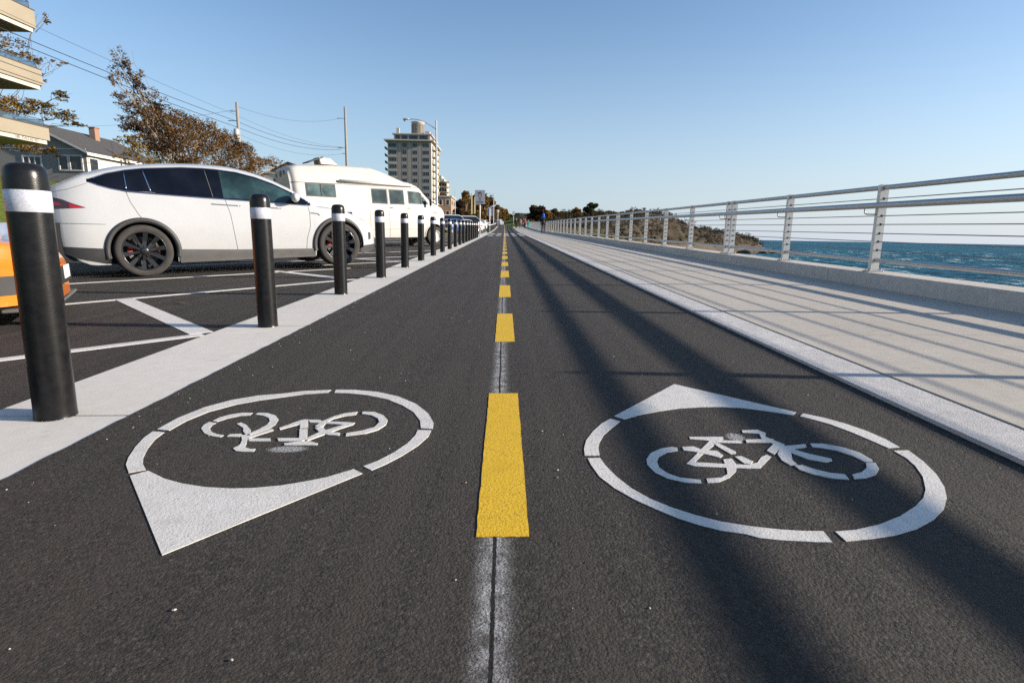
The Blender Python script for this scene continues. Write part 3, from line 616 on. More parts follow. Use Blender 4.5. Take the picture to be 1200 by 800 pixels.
# ------------------------------------------------------------------ vehicles
class Car:
    """lofted body; prof(s) gives the half section as (half width, height) from sill to roof centre"""
    def __init__(s, prof, stations): s.prof = prof; s.st = stations
    def body(s):
        m = MB(); vs = []; n = None
        for q in s.st:
            p = s.prof(q); row = [(q, -y, z) for y, z in p] + [(q, y, z) for y, z in reversed(p[:-1])]
            n = len(row); vs += row
        fs = [(i * n + k, i * n + k + 1, (i + 1) * n + k + 1, (i + 1) * n + k) for i in range(len(s.st) - 1) for k in range(n - 1)]
        m.add([(x, y, z) for x, y, z in vs], [f[::-1] for f in fs], 0, True)
        e = (len(s.st) - 1) * n
        for b_, rev in ((0, False), (e, True)):
            for k in range(n // 2):
                f = (b_ + k, b_ + k + 1, b_ + n - 2 - k, b_ + n - 1 - k)
                if len(set(f)) < 4: f = tuple(dict.fromkeys(f))
                if len(f) >= 3: m.f.append(f[::-1] if rev else f); m.mi.append(0); m.sm.append(False)
        return m
    def y(s, q, z):
        p = s.prof(q)
        if z <= p[0][1]: return p[0][0]
        for (y0, z0), (y1, z1) in zip(p[:-1], p[1:]):
            if z <= z1 and z1 > z0: return y0 + (y1 - y0) * (z - z0) / (z1 - z0)
        return p[-1][0]
    def patch(s, top, bot, s0, s1, side=-1, off=.004, nc=24, nr=8, m=None, t=0.0):
        m = m or MB(); vs = []
        for i in range(nc + 1):
            q = s0 + (s1 - s0) * i / nc; zt = interp(q, top, False) if isinstance(top, list) else top; zb = interp(q, bot, False) if isinstance(bot, list) else bot
            for j in range(nr + 1):
                z = zb + (zt - zb) * j / nr; vs.append((q, side * (s.y(q, z) + off), z))
        a = nr + 1; fs = [(i * a + j, (i + 1) * a + j, (i + 1) * a + j + 1, i * a + j + 1) for i in range(nc) for j in range(nr)]
        if side > 0: fs = [f[::-1] for f in fs]
        return m.add(vs, fs, 0, True)
    def line(s, pts, wd=.006, side=-1, off=.003, m=None):
        m = m or MB(); out = []
        for (a, za), (b, zb) in zip(pts[:-1], pts[1:]):
            n = max(2, int(math.hypot(b - a, zb - za) / .05))
            for i in range(n): out.append((a + (b - a) * i / n, za + (zb - za) * i / n))
        out.append(pts[-1]); m.tube([(q, side * (s.y(q, z) + off), z) for q, z in out], wd, 6); return m
    def arch(s, cx, cz, r0, r1, side=-1, off=.012, a0=0, a1=180, n=36):
        m = MB(); vs = []
        for i in range(n + 1):
            a = R(a0 + (a1 - a0) * i / n); c, sn = math.cos(a), math.sin(a)
            for r, o in ((r0, -.05), (r0, off), (r1, off), (r1, -.004)):
                q, z = cx + r * c, cz + r * sn; vs.append((q, side * (s.y(cx + r1 * c, max(z, .35)) + o), z))
        fs = [(i * 4 + k, i * 4 + k + 1, (i + 1) * 4 + k + 1, (i + 1) * 4 + k) for i in range(n) for k in range(3)]
        if side < 0: fs = [f[::-1] for f in fs]
        return m.add(vs, fs, 0, True)

def wheel(parent, x, y, r, w, side, rim='rim', spokes=10, rr=.73, cal=False, plain=False):
    """side -1: outer face looks towards -y"""
    e = bpy.data.objects.new('wheel', None); COL.objects.link(e); e.parent = parent; e.location = (x, y, r); e.rotation_euler = (0, 0, 0 if side < 0 else math.pi)
    rb = r * rr
    MB().lathe([(rb, 0), (rb + .012, -.006), (r * .90, -.012), (r * .965, 0), (r * .992, .02), (r, .05), (r, w - .05), (r * .99, w - .02), (r * .95, w), (rb, w)], 44, 'y').build('tyre', 'rubber', e)
    m = MB().lathe([(rb * 1.01, -.002), (rb * .97, -.006), (rb * .94, .004), (rb * .93, .10), (rb * .9, w - .03)], 40, 'y')
    if plain:
        m.lathe([(rb * .95, .02), (rb * .75, .05), (rb * .6, .03), (rb * .42, .02), (rb * .4, -.02), (rb * .3, -.035), (.0005, -.04)], 32, 'y')
    else:
        m.lathe([(rb * .2, .03), (rb * .2, -.0), (rb * .16, -.008), (.0005, -.008)], 20, 'y')
        for k in range(spokes):
            a = 2 * math.pi * k / spokes + .16; c, s_ = math.cos(a), math.sin(a); tx, tz = -s_, c; vs = []
            for rad, wd, yo in ((rb * .12, .016, .004), (rb * .5, .019, .012), (rb * .955, .034 if spokes > 8 else .045, .0)):
                for sg in (-1, 1): vs.append((c * rad + tx * wd * sg, yo, s_ * rad + tz * wd * sg))
                for sg in (-1, 1): vs.append((c * rad + tx * wd * sg * .5, yo + .035, s_ * rad + tz * wd * sg * .5))
            fs = []
            for q in (0, 4):
                fs += [(q, q + 1, q + 5, q + 4), (q + 1, q + 3, q + 7, q + 5), (q + 2, q, q + 4, q + 6)]
            m.add(vs, fs)
    m.build('rim', rim, e)
    if not plain:
        MB().lathe([(rb * .74, .07), (rb * .74, .085), (.0005, .085)], 32, 'y').build('brake_disc', 'disc', e)
        MB().lathe([(rb * .96, .12), (.0005, .12)], 28, 'y').build('wheel_backing', 'black', e)
        if cal:
            m = MB()
            for a in (160, 184):
                a = R(a); m.obox((math.cos(a) * rb * .62, .05, math.sin(a) * rb * .62), ((math.cos(a), 0, math.sin(a)), (0, 1, 0), (-math.sin(a), 0, math.cos(a))), (.026, .02, .020))
            m.build('brake_caliper', 'red', e, bevel=.005)
    return e
def dense(a, b, arches, r, n=60):
    st = set(round(a + (b - a) * i / n, 4) for i in range(n + 1))
    for c in arches:
        for i in range(-14, 15):
            q = c + r * math.sin(i / 14 * math.pi / 2); st.add(round(q, 4))
        st.add(round(c - r - .001, 4)); st.add(round(c + r + .001, 4))
    for e in (a, b):
        for i in range(8): st.add(round(e + (.02 * i + .004 * i * i) * (1 if e == a else -1), 4))
    return sorted(q for q in st if a - 1e-6 <= q <= b + 1e-6)
def superel(s, smid_f, front, smid_r, rear, w, pf=4., pr=4., k=3., tr_=.985):
    t_ = (s - smid_f) / (front - smid_f) if s > smid_f else ((smid_r - s) / (smid_r - rear) if s < smid_r else 0)
    t_ = min(.985 if s > smid_f else tr_, t_); return w * (1 - t_ ** (pf if s > smid_f else pr)) ** (1 / k)
def place_car(o, x, y, head, extra=0., dz=0.):
    """rest on the sloping ground: heading anticlockwise from +x"""
    X = Vector((math.cos(head), math.sin(head), 0)); X.z = CX * X.x + G * X.y + extra
    Y = Vector((-math.sin(head), math.cos(head), 0)); Y.z = CX * Y.x + G * Y.y
    X.normalize(); Z = X.cross(Y).normalized(); Y = Z.cross(X)
    o.matrix_world = Matrix.Translation((x, y, hz(x, y) - .011 + dz)) @ Matrix((X, Y, Z)).transposed().to_4x4()

# --- white electric crossover
WR, WB_ = .38, 2.965
SIL = [(-1.17, 1.13), (-1.06, 1.25), (-.81, 1.385), (-.52, 1.515), (-.22, 1.60), (.03, 1.64), (.42, 1.68), (.87, 1.695), (1.2, 1.685), (1.43, 1.655), (1.73, 1.58), (2.0, 1.475), (2.27, 1.32), (2.51, 1.135), (2.62, 1.07), (2.84, 1.04), (3.15, .975), (3.4, .88), (3.6, .775), (3.75, .67), (3.87, .53)]
BELT = [(-1.17, 1.02), (-.5, 1.22), (-.12, 1.235), (.8, 1.165), (2.1, 1.085), (2.5, 1.03), (2.9, .96), (3.3, .83), (3.6, .68), (3.87, .42)]
def arch_z(s, c, r, cz, base):
    d = abs(s - c); return max(base, cz + math.sqrt(r * r - d * d)) if d < r else base
def prof_x(s):
    w = superel(s, 2.35, 3.885, -.25, -1.19, .985, 3.6, 3.6, 3.0)
    zl = .20 if s < 3.3 else .20 + .07 * sm((s - 3.3) / .5)
    if s < -.6: zl = .20 + .26 * sm((-.6 - s) / .5)
    zl = max(arch_z(s, 0, .425, WR, zl), arch_z(s, WB_, .425, WR, zl))
    top = interp(s, SIL); zb = min(interp(s, BELT), top - .07); zb = max(zb, zl + .12)
    top = max(top, zb + .06); zt = top - .05 if top - zb < .3 else top - .075
    kz = lambda z: interp(z, [(.2, .955), (.34, .985), (.6, 1.0), (.82, .992), (1.0, .972), (1.2, .945)])
    P = []
    for f in (0, .12, .28, .46, .64, .8, .92, 1): z = zl + (zb - zl) * f; P.append((w * kz(z), z))
    yb = P[-1][0]; h = zt - zb
    for f in (.12, .35, .6, .82, 1): P.append((yb - .36 * h * f - .06 * h * f * f, zb + h * f))
    yt, zt = P[-1]; rise = top + .012 - zt
    for f, g_ in ((.93, .35), (.82, .62), (.62, .84), (.35, .96), (0, 1)): P.append((yt * f, zt + rise * g_))
    return P
ev = Car(prof_x, dense(-1.17, 3.87, (0, WB_), .425))
suv = empty('crossover_car', 0, 0, 0); tag(suv, 'pearl white electric crossover with dark tinted windows and black alloy wheels', 'car')
b = ev.body().build('body', 'pearl', suv)
for sd in (-1, 1):
    GT = [(-.52, 1.376), (-.33, 1.455), (-.1, 1.512), (.13, 1.548), (.64, 1.585), (.93, 1.585), (1.1, 1.577), (1.4, 1.545), (1.68, 1.475), (1.94, 1.378), (2.26, 1.215), (2.47, 1.088)]
    GB = [(-.52, 1.370), (-.44, 1.333), (-.3, 1.29), (-.12, 1.254), (.17, 1.229), (.84, 1.18), (1.45, 1.142), (2.11, 1.098), (2.47, 1.072)]
    up_ = lambda L, d: [(a, z + d) for a, z in L]
    ev.patch(up_(GT, .02), up_(GB, -.02), -.56, 2.5, sd, .0025, 60, 10).build('window_surround', 'dark_glass', suv)
    tr = MB(); ev.line(up_(GT, .021), .009, sd, .004, tr); ev.line(up_(GB, -.022), .009, sd, .004, tr); tr.build('window_trim', 'blue_chrome', suv)
    ev.line([(-.112, 1.25), (-.112, 1.50)], .008, sd, .006).build('pillar_trim', 'blue_chrome', suv); ev.line([(.185, 1.225), (.125, 1.54)], .008, sd, .006).build('pillar_trim', 'chrome', suv); ev.line([(1.0, 1.165), (.95, 1.575)], .006, sd, .006).build('pillar_trim', 'grey_plastic', suv)
    ev.patch(GT, GB, -.50, -.125, sd, .006).build('quarter_window', 'dark_glass', suv)
    ev.patch(GT, GB, -.10, .13, sd, .006).build('quarter_window', 'dark_glass', suv)
    ev.patch(GT, GB, .165, .955, sd, .006).build('rear_door_window', 'dark_glass', suv)
    ev.patch(GT, GB, 1.15, 2.20, sd, .006).build('front_door_window', 'teal_glass', suv)
    ev.patch(GT, GB, 2.23, 2.44, sd, .006).build('front_quarter_window', 'dark_glass', suv)
    for sn, sp, sw in (('door_seam', [(-.125, 1.24), (-.09, 1.09), (-.02, .93), (.03, .84)], .0035), ('door_seam', [(1.075, 1.15), (1.17, 1.13), (1.22, .91), (1.245, .62), (1.27, .36)], .0035),
        ('wing_seam', [(2.45, 1.07), (2.47, .93), (2.46, .70), (2.39, .5), (2.37, .33)], .0035), ('bumper_seam', [(-1.10, .80), (-.42, .77)], .0035), ('tailgate_seam', [(-1.05, 1.20), (-.8, 1.245), (-.56, 1.335)], .003)):
        ev.line(sp, sw, sd, .0005).build(sn, 'grey_plastic', suv)
    CT = [(.44, .39), (1.27, .355), (2.5, .325)]
    ev.patch(CT, .185, .45, 2.52, sd, .016, 24, 5).build('sill_cladding', 'grey_plastic', suv)
    ev.patch([(-1.15, .52), (-.95, .475), (-.45, .43)], [(-1.15, .47), (-.8, .31), (-.44, .21)], -1.05, -.42, sd, .010, 16, 5).build('rear_cladding', 'dark_plastic', suv)
    ev.patch([(3.35, .34), (3.8, .36)], [(3.35, .18), (3.8, .26)], 3.39, 3.82, sd, .010, 12, 4).build('front_cladding', 'dark_plastic', suv)
    for cx in (0, WB_): ev.arch(cx, WR, .415, .482, sd, .016, -12, 192).build('arch_cladding', 'dark_plastic', suv)
    ev.patch([(-1.15, 1.17), (-1.04, 1.16), (-.87, 1.115), (-.77, 1.062), (-.62, 1.003)], [(-1.15, .985), (-.8, .993), (-.62, 1.0)], -1.15, -.62, sd, .007, 20, 5).build('tail_light', 'lamp_dark', suv)
    ev.patch([(-1.12, 1.12), (-1.02, 1.12), (-.88, 1.045)], [(-1.12, 1.04), (-.88, 1.035)], -1.12, -.885, sd, .011, 12, 4).build('tail_lens', 'lamp_red', suv)
    ev.patch([(-.80, 1.055), (-.64, 1.005)], [(-.84, .997), (-.64, .999)], -.80, -.64, sd, .011, 10, 3).build('tail_lens', 'lamp_red', suv)
    ev.patch([(3.24, .918), (3.36, .905), (3.56, .79)], [(3.24, .908), (3.42, .82), (3.56, .755)], 3.25, 3.56, sd, .006, 14, 4).build('headlight', 'lens', suv)
    ev.patch([(3.58, .58), (3.64, .57)], [(3.58, .44), (3.64, .46)], 3.58, 3.64, sd, .006, 8, 4).build('fog_intake', 'dark_plastic', suv)
    ev.line([(.97, 1.062), (1.38, 1.036)], .008, sd, .004).build('door_handle', 'chrome', suv)
    ev.line([(1.62, 1.02), (2.0, 1.0)], .008, sd, .004).build('door_handle', 'chrome', suv)
    h = MB(); ev.line([(2.49, .925), (2.6, .915), (2.64, .885)], .008, sd, .004, h); h.build('wing_badge', 'chrome', suv)
    mm = MB(); y0 = ev.y(2.2, 1.1) * sd
    mm.lathe([(.0005, -.12), (.05, -.11), (.078, -.06), (.085, 0), (.08, .07), (.055, .11), (.0005, .115)], 18, 'z')
    mm.v = [(x * .9 + z * .35 + 2.22, y0 + sd * (.14 + z * 1.0), 1.16 + x * .85) for x, y, z in [(p[0], p[1], p[2]) for p in mm.v]]
    mm.v = [(x, y, z) for x, y, z in mm.v]
    mir = MB()
    for i in range(9):
        th = math.pi * i / 8
    vs = []
    nn = 12
    for i in range(nn + 1):
        a = math.pi * i / nn
        for k_ in range(16):
            b_ = 2 * math.pi * k_ / 16
            vs.append((2.22 + .075 * math.cos(b_) * math.sin(a) + .03 * math.cos(a), y0 + sd * (.13 - .125 * math.cos(a)), 1.175 + .078 * math.sin(b_) * math.sin(a) ** .7))
    mir.add(vs, [(i * 16 + k_, i * 16 + (k_ + 1) % 16, (i + 1) * 16 + (k_ + 1) % 16, (i + 1) * 16 + k_) for i in range(nn) for k_ in range(16)], 0, True)
    mo = mir.build('wing_mirror', 'pearl', suv)
    MB().tube([(2.26, y0, 1.10), (2.24, y0 + sd * .1, 1.12)], .025, 8).build('mirror_stalk', 'black', mo)
# glass roof and screens sit on the crown
def crown(car, s0, s1, f, name, mat, par, off=.006, n=20, lo=None):
    m = MB(); vs = []
    for i in range(n + 1):
        q = s0 + (s1 - s0) * i / n; p = car.prof(q)[-6:]
        p = [(y * (f if j else f), z) for j, (y, z) in enumerate(p)]
        row = [(q, -y, z + off) for y, z in p] + [(q, y, z + off) for y, z in reversed(p[:-1])]; vs += row
    k_ = len(row); m.add(vs, [(i * k_ + j, (i + 1) * k_ + j, (i + 1) * k_ + j + 1, i * k_ + j + 1) for i in range(n) for j in range(k_ - 1)], 0, True)
    return m.build(name, mat, par)
crown(ev, 1.2, 2.58, .86, 'windscreen', 'teal_glass', suv); crown(ev, -1.0, .1, .80, 'rear_window', 'dark_glass', suv)
ub = MB(); ub.box(-.42, 3.38, -.60, .60, .19, .95); ub.box(.46, 2.50, -.90, .90, .17, .5); ub.box(-1.0, -.46, -.86, .86, .27, .8); ub.box(3.40, 3.6, -.6, .6, .27, .6)
ub.build('underbody', 'black', suv)
for cx in (0, WB_):
    for sd in (-1, 1):
        m = MB(); vs = []
        for i in range(19):
            a = R(-10 + 200 * i / 18)
            for yy in (.60, .96): vs.append((cx + .44 * math.cos(a), sd * yy, WR + .44 * math.sin(a)))
        m.add(vs, [(i * 2, i * 2 + 1, i * 2 + 3, i * 2 + 2) for i in range(18)], 0, True); m.build('arch_liner', 'black', suv)
        wheel(suv, cx, sd * .965, WR, .25, sd, 'rim', 10, .745, True)
hd = .643
nrm = Vector((-math.sin(hd), math.cos(hd)))
c0 = Vector((-5.29, 8.55)) + nrm * .975
place_car(suv, c0.x, c0.y, hd, .0128, -.003)

# --- cream camper van with a raised roof
VS = [(-5.30, 2.48), (-5.22, 2.60), (-5.0, 2.68), (-3.8, 2.76), (-2.4, 2.755), (-1.95, 2.63), (-1.29, 2.38), (-.95, 2.25), (-.69, 2.16), (-.45, 1.92), (-.2, 1.68), (0, 1.57), (.2, 1.51), (.45, 1.41), (.62, 1.30), (.70, 1.15), (.74, .95)]
def prof_v(s):
    w = superel(s, -.5, .80, -4.95, -5.33, 1.0, 3.2, 4, 3.0, .74); top = interp(s, VS, False)
    zl = .33; zl = max(arch_z(s, 0, .46, .36, zl), arch_z(s, -3.25, .44, .36, zl))
    wt = interp(s, [(-5.3, 1.0), (-1.0, 1.0), (-.2, .97), (.2, .93), (.7, .86)])
    P = []
    zs = [zl + (1.30 - zl) * f for f in (0, .1, .3, .5, .7, .85, 1)] if zl < .9 else [zl + (1.30 - zl) * f for f in (0, .1, .3, .5, .7, .85, 1)]
    zsh = min(1.30, top - .12)
    zs = [zl + (zsh - zl) * f for f in (0, .1, .3, .5, .7, .85, 1)]
    for z in zs: P.append((w * wt * interp(z, [(.3, .955), (.5, .985), (.95, 1.0), (1.3, .985)]), z))
    y0 = P[-1][0]; zm = min(2.09, top - .06); 
    for f in (.33, .66, 1): z = zsh + (zm - zsh) * f; P.append((y0 - .13 * (z - zsh) - (0.03 * f if top < 2 else 0), z))
    y1 = P[-1][0]; zt = max(zm + .02, top - .12 if top > 2.3 else top - .03)
    for f in (.1, .55, 1): P.append((y1 - .42 * (zt - zm) * f, zm + (zt - zm) * f))
    yt, z1 = P[-1]
    for f, g_ in ((.9, .5), (.75, .78), (.45, .95), (0, 1)): P.append((yt * f, z1 + (top - z1) * g_))
    return P
vn = Car(prof_v, dense(-5.30, .74, (0, -3.25), .46, 70))
van = empty('camper_van', 0, 0, 0); tag(van, 'old cream camper van with raised roof and dirty side, behind the white crossover', 'van')
vn.body().build('body', 'van', van)
for sd in (-1, 1):
    def win(t_, b_, s0, s1, nm='side_window', gm='van_glass'):
        e = .035
        f_ = vn.patch([(a - (e if i == 0 else -e if i == len(t_) - 1 else 0), z + e) for i, (a, z) in enumerate(t_)], [(a - (e if i == 0 else -e if i == len(b_) - 1 else 0), z - e) for i, (a, z) in enumerate(b_)], s0 - e, s1 + e, sd, .006, 16, 6).build(nm, 'dark_plastic', van)
        vn.patch(t_, b_, s0, s1, sd, .012, 16, 6).build('pane', gm, f_); return f_
    f_ = win([(-4.82, 2.06), (-3.88, 2.05)], [(-4.82, 1.71), (-3.88, 1.69)], -4.82, -3.88)
    vn.line([(-4.35, 1.70), (-4.35, 2.06)], .018, sd, .012).build('mullion', 'dark_plastic', f_)
    win([(-2.56, 1.97), (-2.0, 1.97)], [(-2.56, 1.535), (-2.0, 1.52)], -2.54, -2.0)
    win([(-1.87, 1.97), (-1.33, 1.965)], [(-1.87, 1.52), (-1.33, 1.51)], -1.86, -1.33)
    vn.patch([(-1.14, 1.98), (-.66, 1.955), (-.56, 1.90), (-.27, 1.56)], [(-1.14, 1.52), (-.27, 1.50)], -1.14, -.27, sd, .006, 24, 6).build('cab_window_frame', 'dark_plastic', van)
    vn.patch([(-1.10, 1.95), (-.67, 1.925), (-.58, 1.87), (-.31, 1.55)], [(-1.10, 1.55), (-.31, 1.53)], -1.10, -.31, sd, .012, 24, 6).build('cab_window', 'van_glass', van)
    vn.line([(-.62, 1.52), (-.62, 1.90)], .012, sd, .012).build('window_post', 'dark_plastic', van)
    q = MB(); vn.line([(-5.26, 2.10), (-.62, 2.10)], .010, sd, .002, q); q.build('roof_seam', 'grey_plastic', van)
    for sp in ([(-2.68, 2.02), (-2.68, .36)], [(-1.94, 2.02), (-1.94, .36)], [(-1.24, 2.02), (-1.24, .36)], [(-.16, 1.50), (-.18, 1.1), (-.35, .8)], [(-2.68, 2.02), (-.6, 2.02)]):
        vn.line(sp, .005, sd, .001).build('door_seam', 'grey_plastic', van)
    vn.line([(-5.2, .62), (-.5, .62)], .004, sd, .001).build('body_crease', 'grey_plastic', van)
    vn.line([(-1.9, 1.36), (-1.78, 1.36)], .014, sd, .01).build('door_handle', 'dark_plastic', van); vn.line([(-1.2, 1.36), (-1.08, 1.36)], .014, sd, .01).build('door_handle', 'dark_plastic', van)
    vn.line([(-.12, 1.22), (.12, 1.22)], .012, sd, .006).build('wing_lettering', 'grey_plastic', van)
    for cx, r_ in ((0, .455), (-3.25, .44)): vn.arch(cx, .36, r_ - .012, r_ + .03, sd, .012, 0, 180).build('arch_lip', 'van', van)
    vn.patch([(.60, 1.12), (.72, 1.10)], [(.60, .92), (.72, .92)], .60, .72, sd, .006, 6, 4).build('side_lamp', 'lamp_red', van)
    MB().tube([(-3.7, sd * -.0 + sd * (vn.y(-3.7, 2.17) + .05), 2.20), (-.95, sd * (vn.y(-.95, 2.15) + .05), 2.17)], .05, 10).build('roof_awning', 'van', van)
    m = MB(); yv = vn.y(-.3, 1.5); m.box(-.30, -.27, min(sd * (yv + .10), sd * (yv + .24)), max(sd * (yv + .10), sd * (yv + .24)), 1.46, 1.70)
    mr = m.build('wing_mirror', 'dark_plastic', van, bevel=.01)
    MB().tube([(-.30, sd * yv, 1.42), (-.25, sd * (yv + .12), 1.40), (-.285, sd * (yv + .17), 1.47)], .012, 6).build('mirror_arm', 'dark_plastic', mr)
    for cx in (0, -3.25): wheel(van, cx, sd * .93, .36, .22, sd, 'trim', 0, .60, plain=True)
crown(vn, -.66, -.22, .93, 'windscreen', 'van_glass', van)
m = MB(); m.box(-4.9, .5, -.62, .62, .34, 1.2); m.box(-2.75, -.5, -.9, .9, .32, .6); m.build('underbody', 'black', van)
m = MB(); m.box(.72, .86, -.92, .92, .46, .62); m.build('front_bumper', 'chrome', van, bevel=.02)
m = MB(); m.box(-5.42, -5.31, -.92, .92, .46, .60); m.build('rear_bumper', 'chrome', van, bevel=.02)
m = MB(); m.obox((-4.30, -.30, 2.86), ((.93, 0, .36), (0, 1, 0), (-.36, 0, .93)), (.27, .27, .02)); v_ = m.build('roof_hatch', 'dark_plastic', van, bevel=.01)
m = MB(); vs = [(-4.16, -.58, 2.73), (-3.55, -.58, 2.73), (-3.55, -.02, 2.73), (-4.16, -.02, 2.73), (-4.20, -.54, 2.96), (-3.80, -.54, 2.94), (-3.80, -.06, 2.94), (-4.20, -.06, 2.96)]
m.add(vs, [(0, 1, 5, 4), (1, 2, 6, 5), (2, 3, 7, 6), (3, 0, 4, 7), (4, 5, 6, 7)]); m.build('roof_vent_cover', 'van', van, bevel=.03)
for q, z, r_, mt in ((-.35, 2.42, .07, 'decal_brown'), (-.05, 2.40, .10, 'decal_grey'), (.35, 2.36, .06, 'decal_brown'), (.55, 2.20, .08, 'decal_grey')):
    MB().lathe([(r_, -5.306), (.0005, -5.309)], 10, 'z').build('sticker', mt, van).matrix_local = Matrix(((0, 0, 1, 0), (1, 0, 0, q), (0, 1.1, 0, z), (0, 0, 0, 1)))
hv = R(40); nv = Vector((-math.sin(hv), math.cos(hv))); c1 = Vector((-2.6, 21.9)) + nv * .94
place_car(van, c1.x, c1.y, hv)

# --- generic small cars for the far end of the bays and the orange coupe
def small_car(name, label, paint_, L=4.3, H=1.46, W=.88, kind='hatch', group=None, low=False, stripe=None):
    wb = L * .60; a = -(L - wb) * .46; b_ = a + L; r_ = .32
    if kind == 'van': S = [(a, H * .93), (a + .15, H), (b_ - 1.5, H), (b_ - 1.0, H * .86), (b_ - .7, H * .62), (b_ - .2, H * .55), (b_, H * .40)]
    elif kind == 'coupe': S = [(a, .62 * H), (a + .2, .80 * H), (.5, .95 * H), (1.05, H), (1.5, .97 * H), (2.25, .66 * H), (2.6, .62 * H), (b_ - .4, .52 * H), (b_ - .1, .42 * H), (b_, .33 * H)]
    else: S = [(a, .72 * H), (a + .2, .88 * H), (.4, .98 * H), (1.0, H), (1.5, .97 * H), (2.15, .68 * H), (2.5, .64 * H), (b_ - .3, .55 * H), (b_, .40 * H)]
    bl = (.60 if kind != 'van' else .56) * H
    def pf(s):
        w_ = superel(s, b_ - 1.1, b_ + .02, a + .6, a - .02, W, 3, 3.5, 2.7); zl = .20
        zl = max(arch_z(s, 0, .37, r_, zl), arch_z(s, wb, .37, r_, zl)); top = interp(s, S)
        zb = max(min(bl, top - .06), zl + .05); top = max(top, zb + .04); zt = top - min(.07, (top - zb) * .4); P = []
        if kind == 'coupe' and zl < .21: zl = .12
        for f in (0, .15, .4, .7, 1): z = zl + (zb - zl) * f; P.append((w_ * interp(z, [(.2, .95), (.5, 1.), (.9, .97)]), z))
        y_ = P[-1][0]
        for f in (.3, .65, 1): P.append((y_ - .40 * (zt - zb) * f, zb + (zt - zb) * f))
        y_ = P[-1][0]
        for f, g_ in ((.9, .5), (.6, .9), (0, 1)): P.append((y_ * f, zt + (top - zt) * g_))
        return P
    c = Car(pf, dense(a, b_, (0, wb), .37, 34)); root = empty(name, 0, 0, 0); tag(root, label, 'car' if kind != 'van' else 'van', group)
    c.body().build('body', paint_, root)
    s0, s1 = (a + .45, 2.2) if kind != 'van' else (a + .5, b_ - .95)
    for sd in (-1, 1):
        t_ = [(q, interp(q, S) - .10) for q in [s0 + (s1 - s0) * i / 10 for i in range(11)]]; bt = [(q, min(bl + .03, z - .01)) for q, z in t_]
        c.patch(t_, bt, s0, s1, sd, .005, 20, 5).build('side_window', 'dark_glass', root)
        c.patch(bl - .02, bl - .16, b_ - .42, b_ - .14, sd, .006, 8, 3).build('headlight', 'lens', root)
        c.patch(bl + .02, bl - .12, a + .06, a + .26, sd, .006, 8, 3).build('tail_light', 'lamp_red', root)
        for cx in (0, wb): wheel(root, cx, sd * (W - .015), r_, .2, sd, 'disc', 6, .68)
        if stripe: c.patch(bl - .02, bl - .26, 1.2, b_ - .3, sd, .008, 20, 3).build('side_panel', stripe, root)
    if kind != 'van': crown(c, 1.55, 2.22, .85, 'windscreen', 'dark_glass', root, n=8)
    else: crown(c, b_ - 1.42, b_ - .75, .85, 'windscreen', 'dark_glass', root, n=8)
    MB().box(a + .15, b_ - .2, -W * .66, W * .66, .18, .45 * H).build('underbody', 'black', root)
    return root, c, a, b_
FAR = [('hatchback_car', 'blue hatchback among the far parked cars', 'car_blue', 4.1, 1.46, 'hatch', -6.0, 57, 38, None),
 ('hatchback_car', 'dark teal car next to the blue hatchback', 'car_teal', 4.2, 1.42, 'hatch', -5.9, 61.5, 38, None),
 ('hatchback_car', 'white and red car nearest the far end of the bays', 'car_white', 4.3, 1.5, 'hatch', -5.7, 69.5, 38, 'car_red'),
 ('passenger_van', 'white van parked beyond the blue hatchback', 'car_white', 5.0, 2.1, 'van', -8.2, 73, 38, None),
 ('passenger_van', 'long white van with high roof behind the tall sign', 'car_white', 5.4, 2.0, 'van', -6.6, 76, 38, None),
 ('hatchback_car', 'far silver car between the white van and the white cars', 'car_silver', 4.2, 1.45, 'hatch', -5.9, 84, 38, None),
 ('hatchback_car', 'far white car, first past the back of the small square sign', 'car_white', 4.3, 1.46, 'hatch', -5.8, 91, 38, None),
 ('hatchback_car', 'farthest white car of the parked row', 'car_white', 4.3, 1.46, 'hatch', -5.8, 99, 38, None)]
for nm, lab, pc, L_, H_, kd, x, y, an, st_ in FAR:
    r_, *_x = small_car(nm, lab, pc, L_, H_, .88 if kd != 'van' else .96, kd, 'cars parked at the far end', stripe=st_); place_car(r_, x, y, R(an))
for x, y, lab, pc in ((-14.5, 39.5, 'white car parked across the street, roof showing past the nearest bollard', 'car_white'), (-4.5, 118, 'tiny white car where the street meets the trees', 'car_white'), (-1.5, 134, 'tiny silver car where the path meets the trees', 'car_silver')):
    r_, *_x = small_car('hatchback_car', lab, pc, 4.3, 1.46); place_car(r_, x, y, R(80))

# --- orange coupe nosing in from the left edge
oc, occ, oa, ob = small_car('coupe_car', 'bright orange low sports car, only its nose in view behind the nearest bollard', 'orange', 4.4, 1.24, .93, 'coupe')
m = MB(); m.box(ob - .30, ob + .0, -.78, .78, .075, .10); m.build('front_splitter', 'grey_plastic', oc, bevel=.01)
m = MB(); m.box(ob - .03, ob + .012, -.42, .42, .22, .36); m.build('front_grille', 'black', oc, bevel=.01)
m = MB(); m.box(ob + .012, ob + .022, -.05, .25, .26, .37); m.build('number_plate', 'white_metal', oc, bevel=.003)
for sd in (-1, 1):
    occ.patch(.34, .20, ob - .42, ob - .12, sd, .008, 10, 4).build('corner_intake', 'dark_plastic', oc)
    occ.patch(.32, .22, ob - .62, ob - .5, sd, .009, 8, 3).build('side_marker', 'lamp_red', oc)
place_car(oc, -6.84, 3.08, R(31), dz=.04)
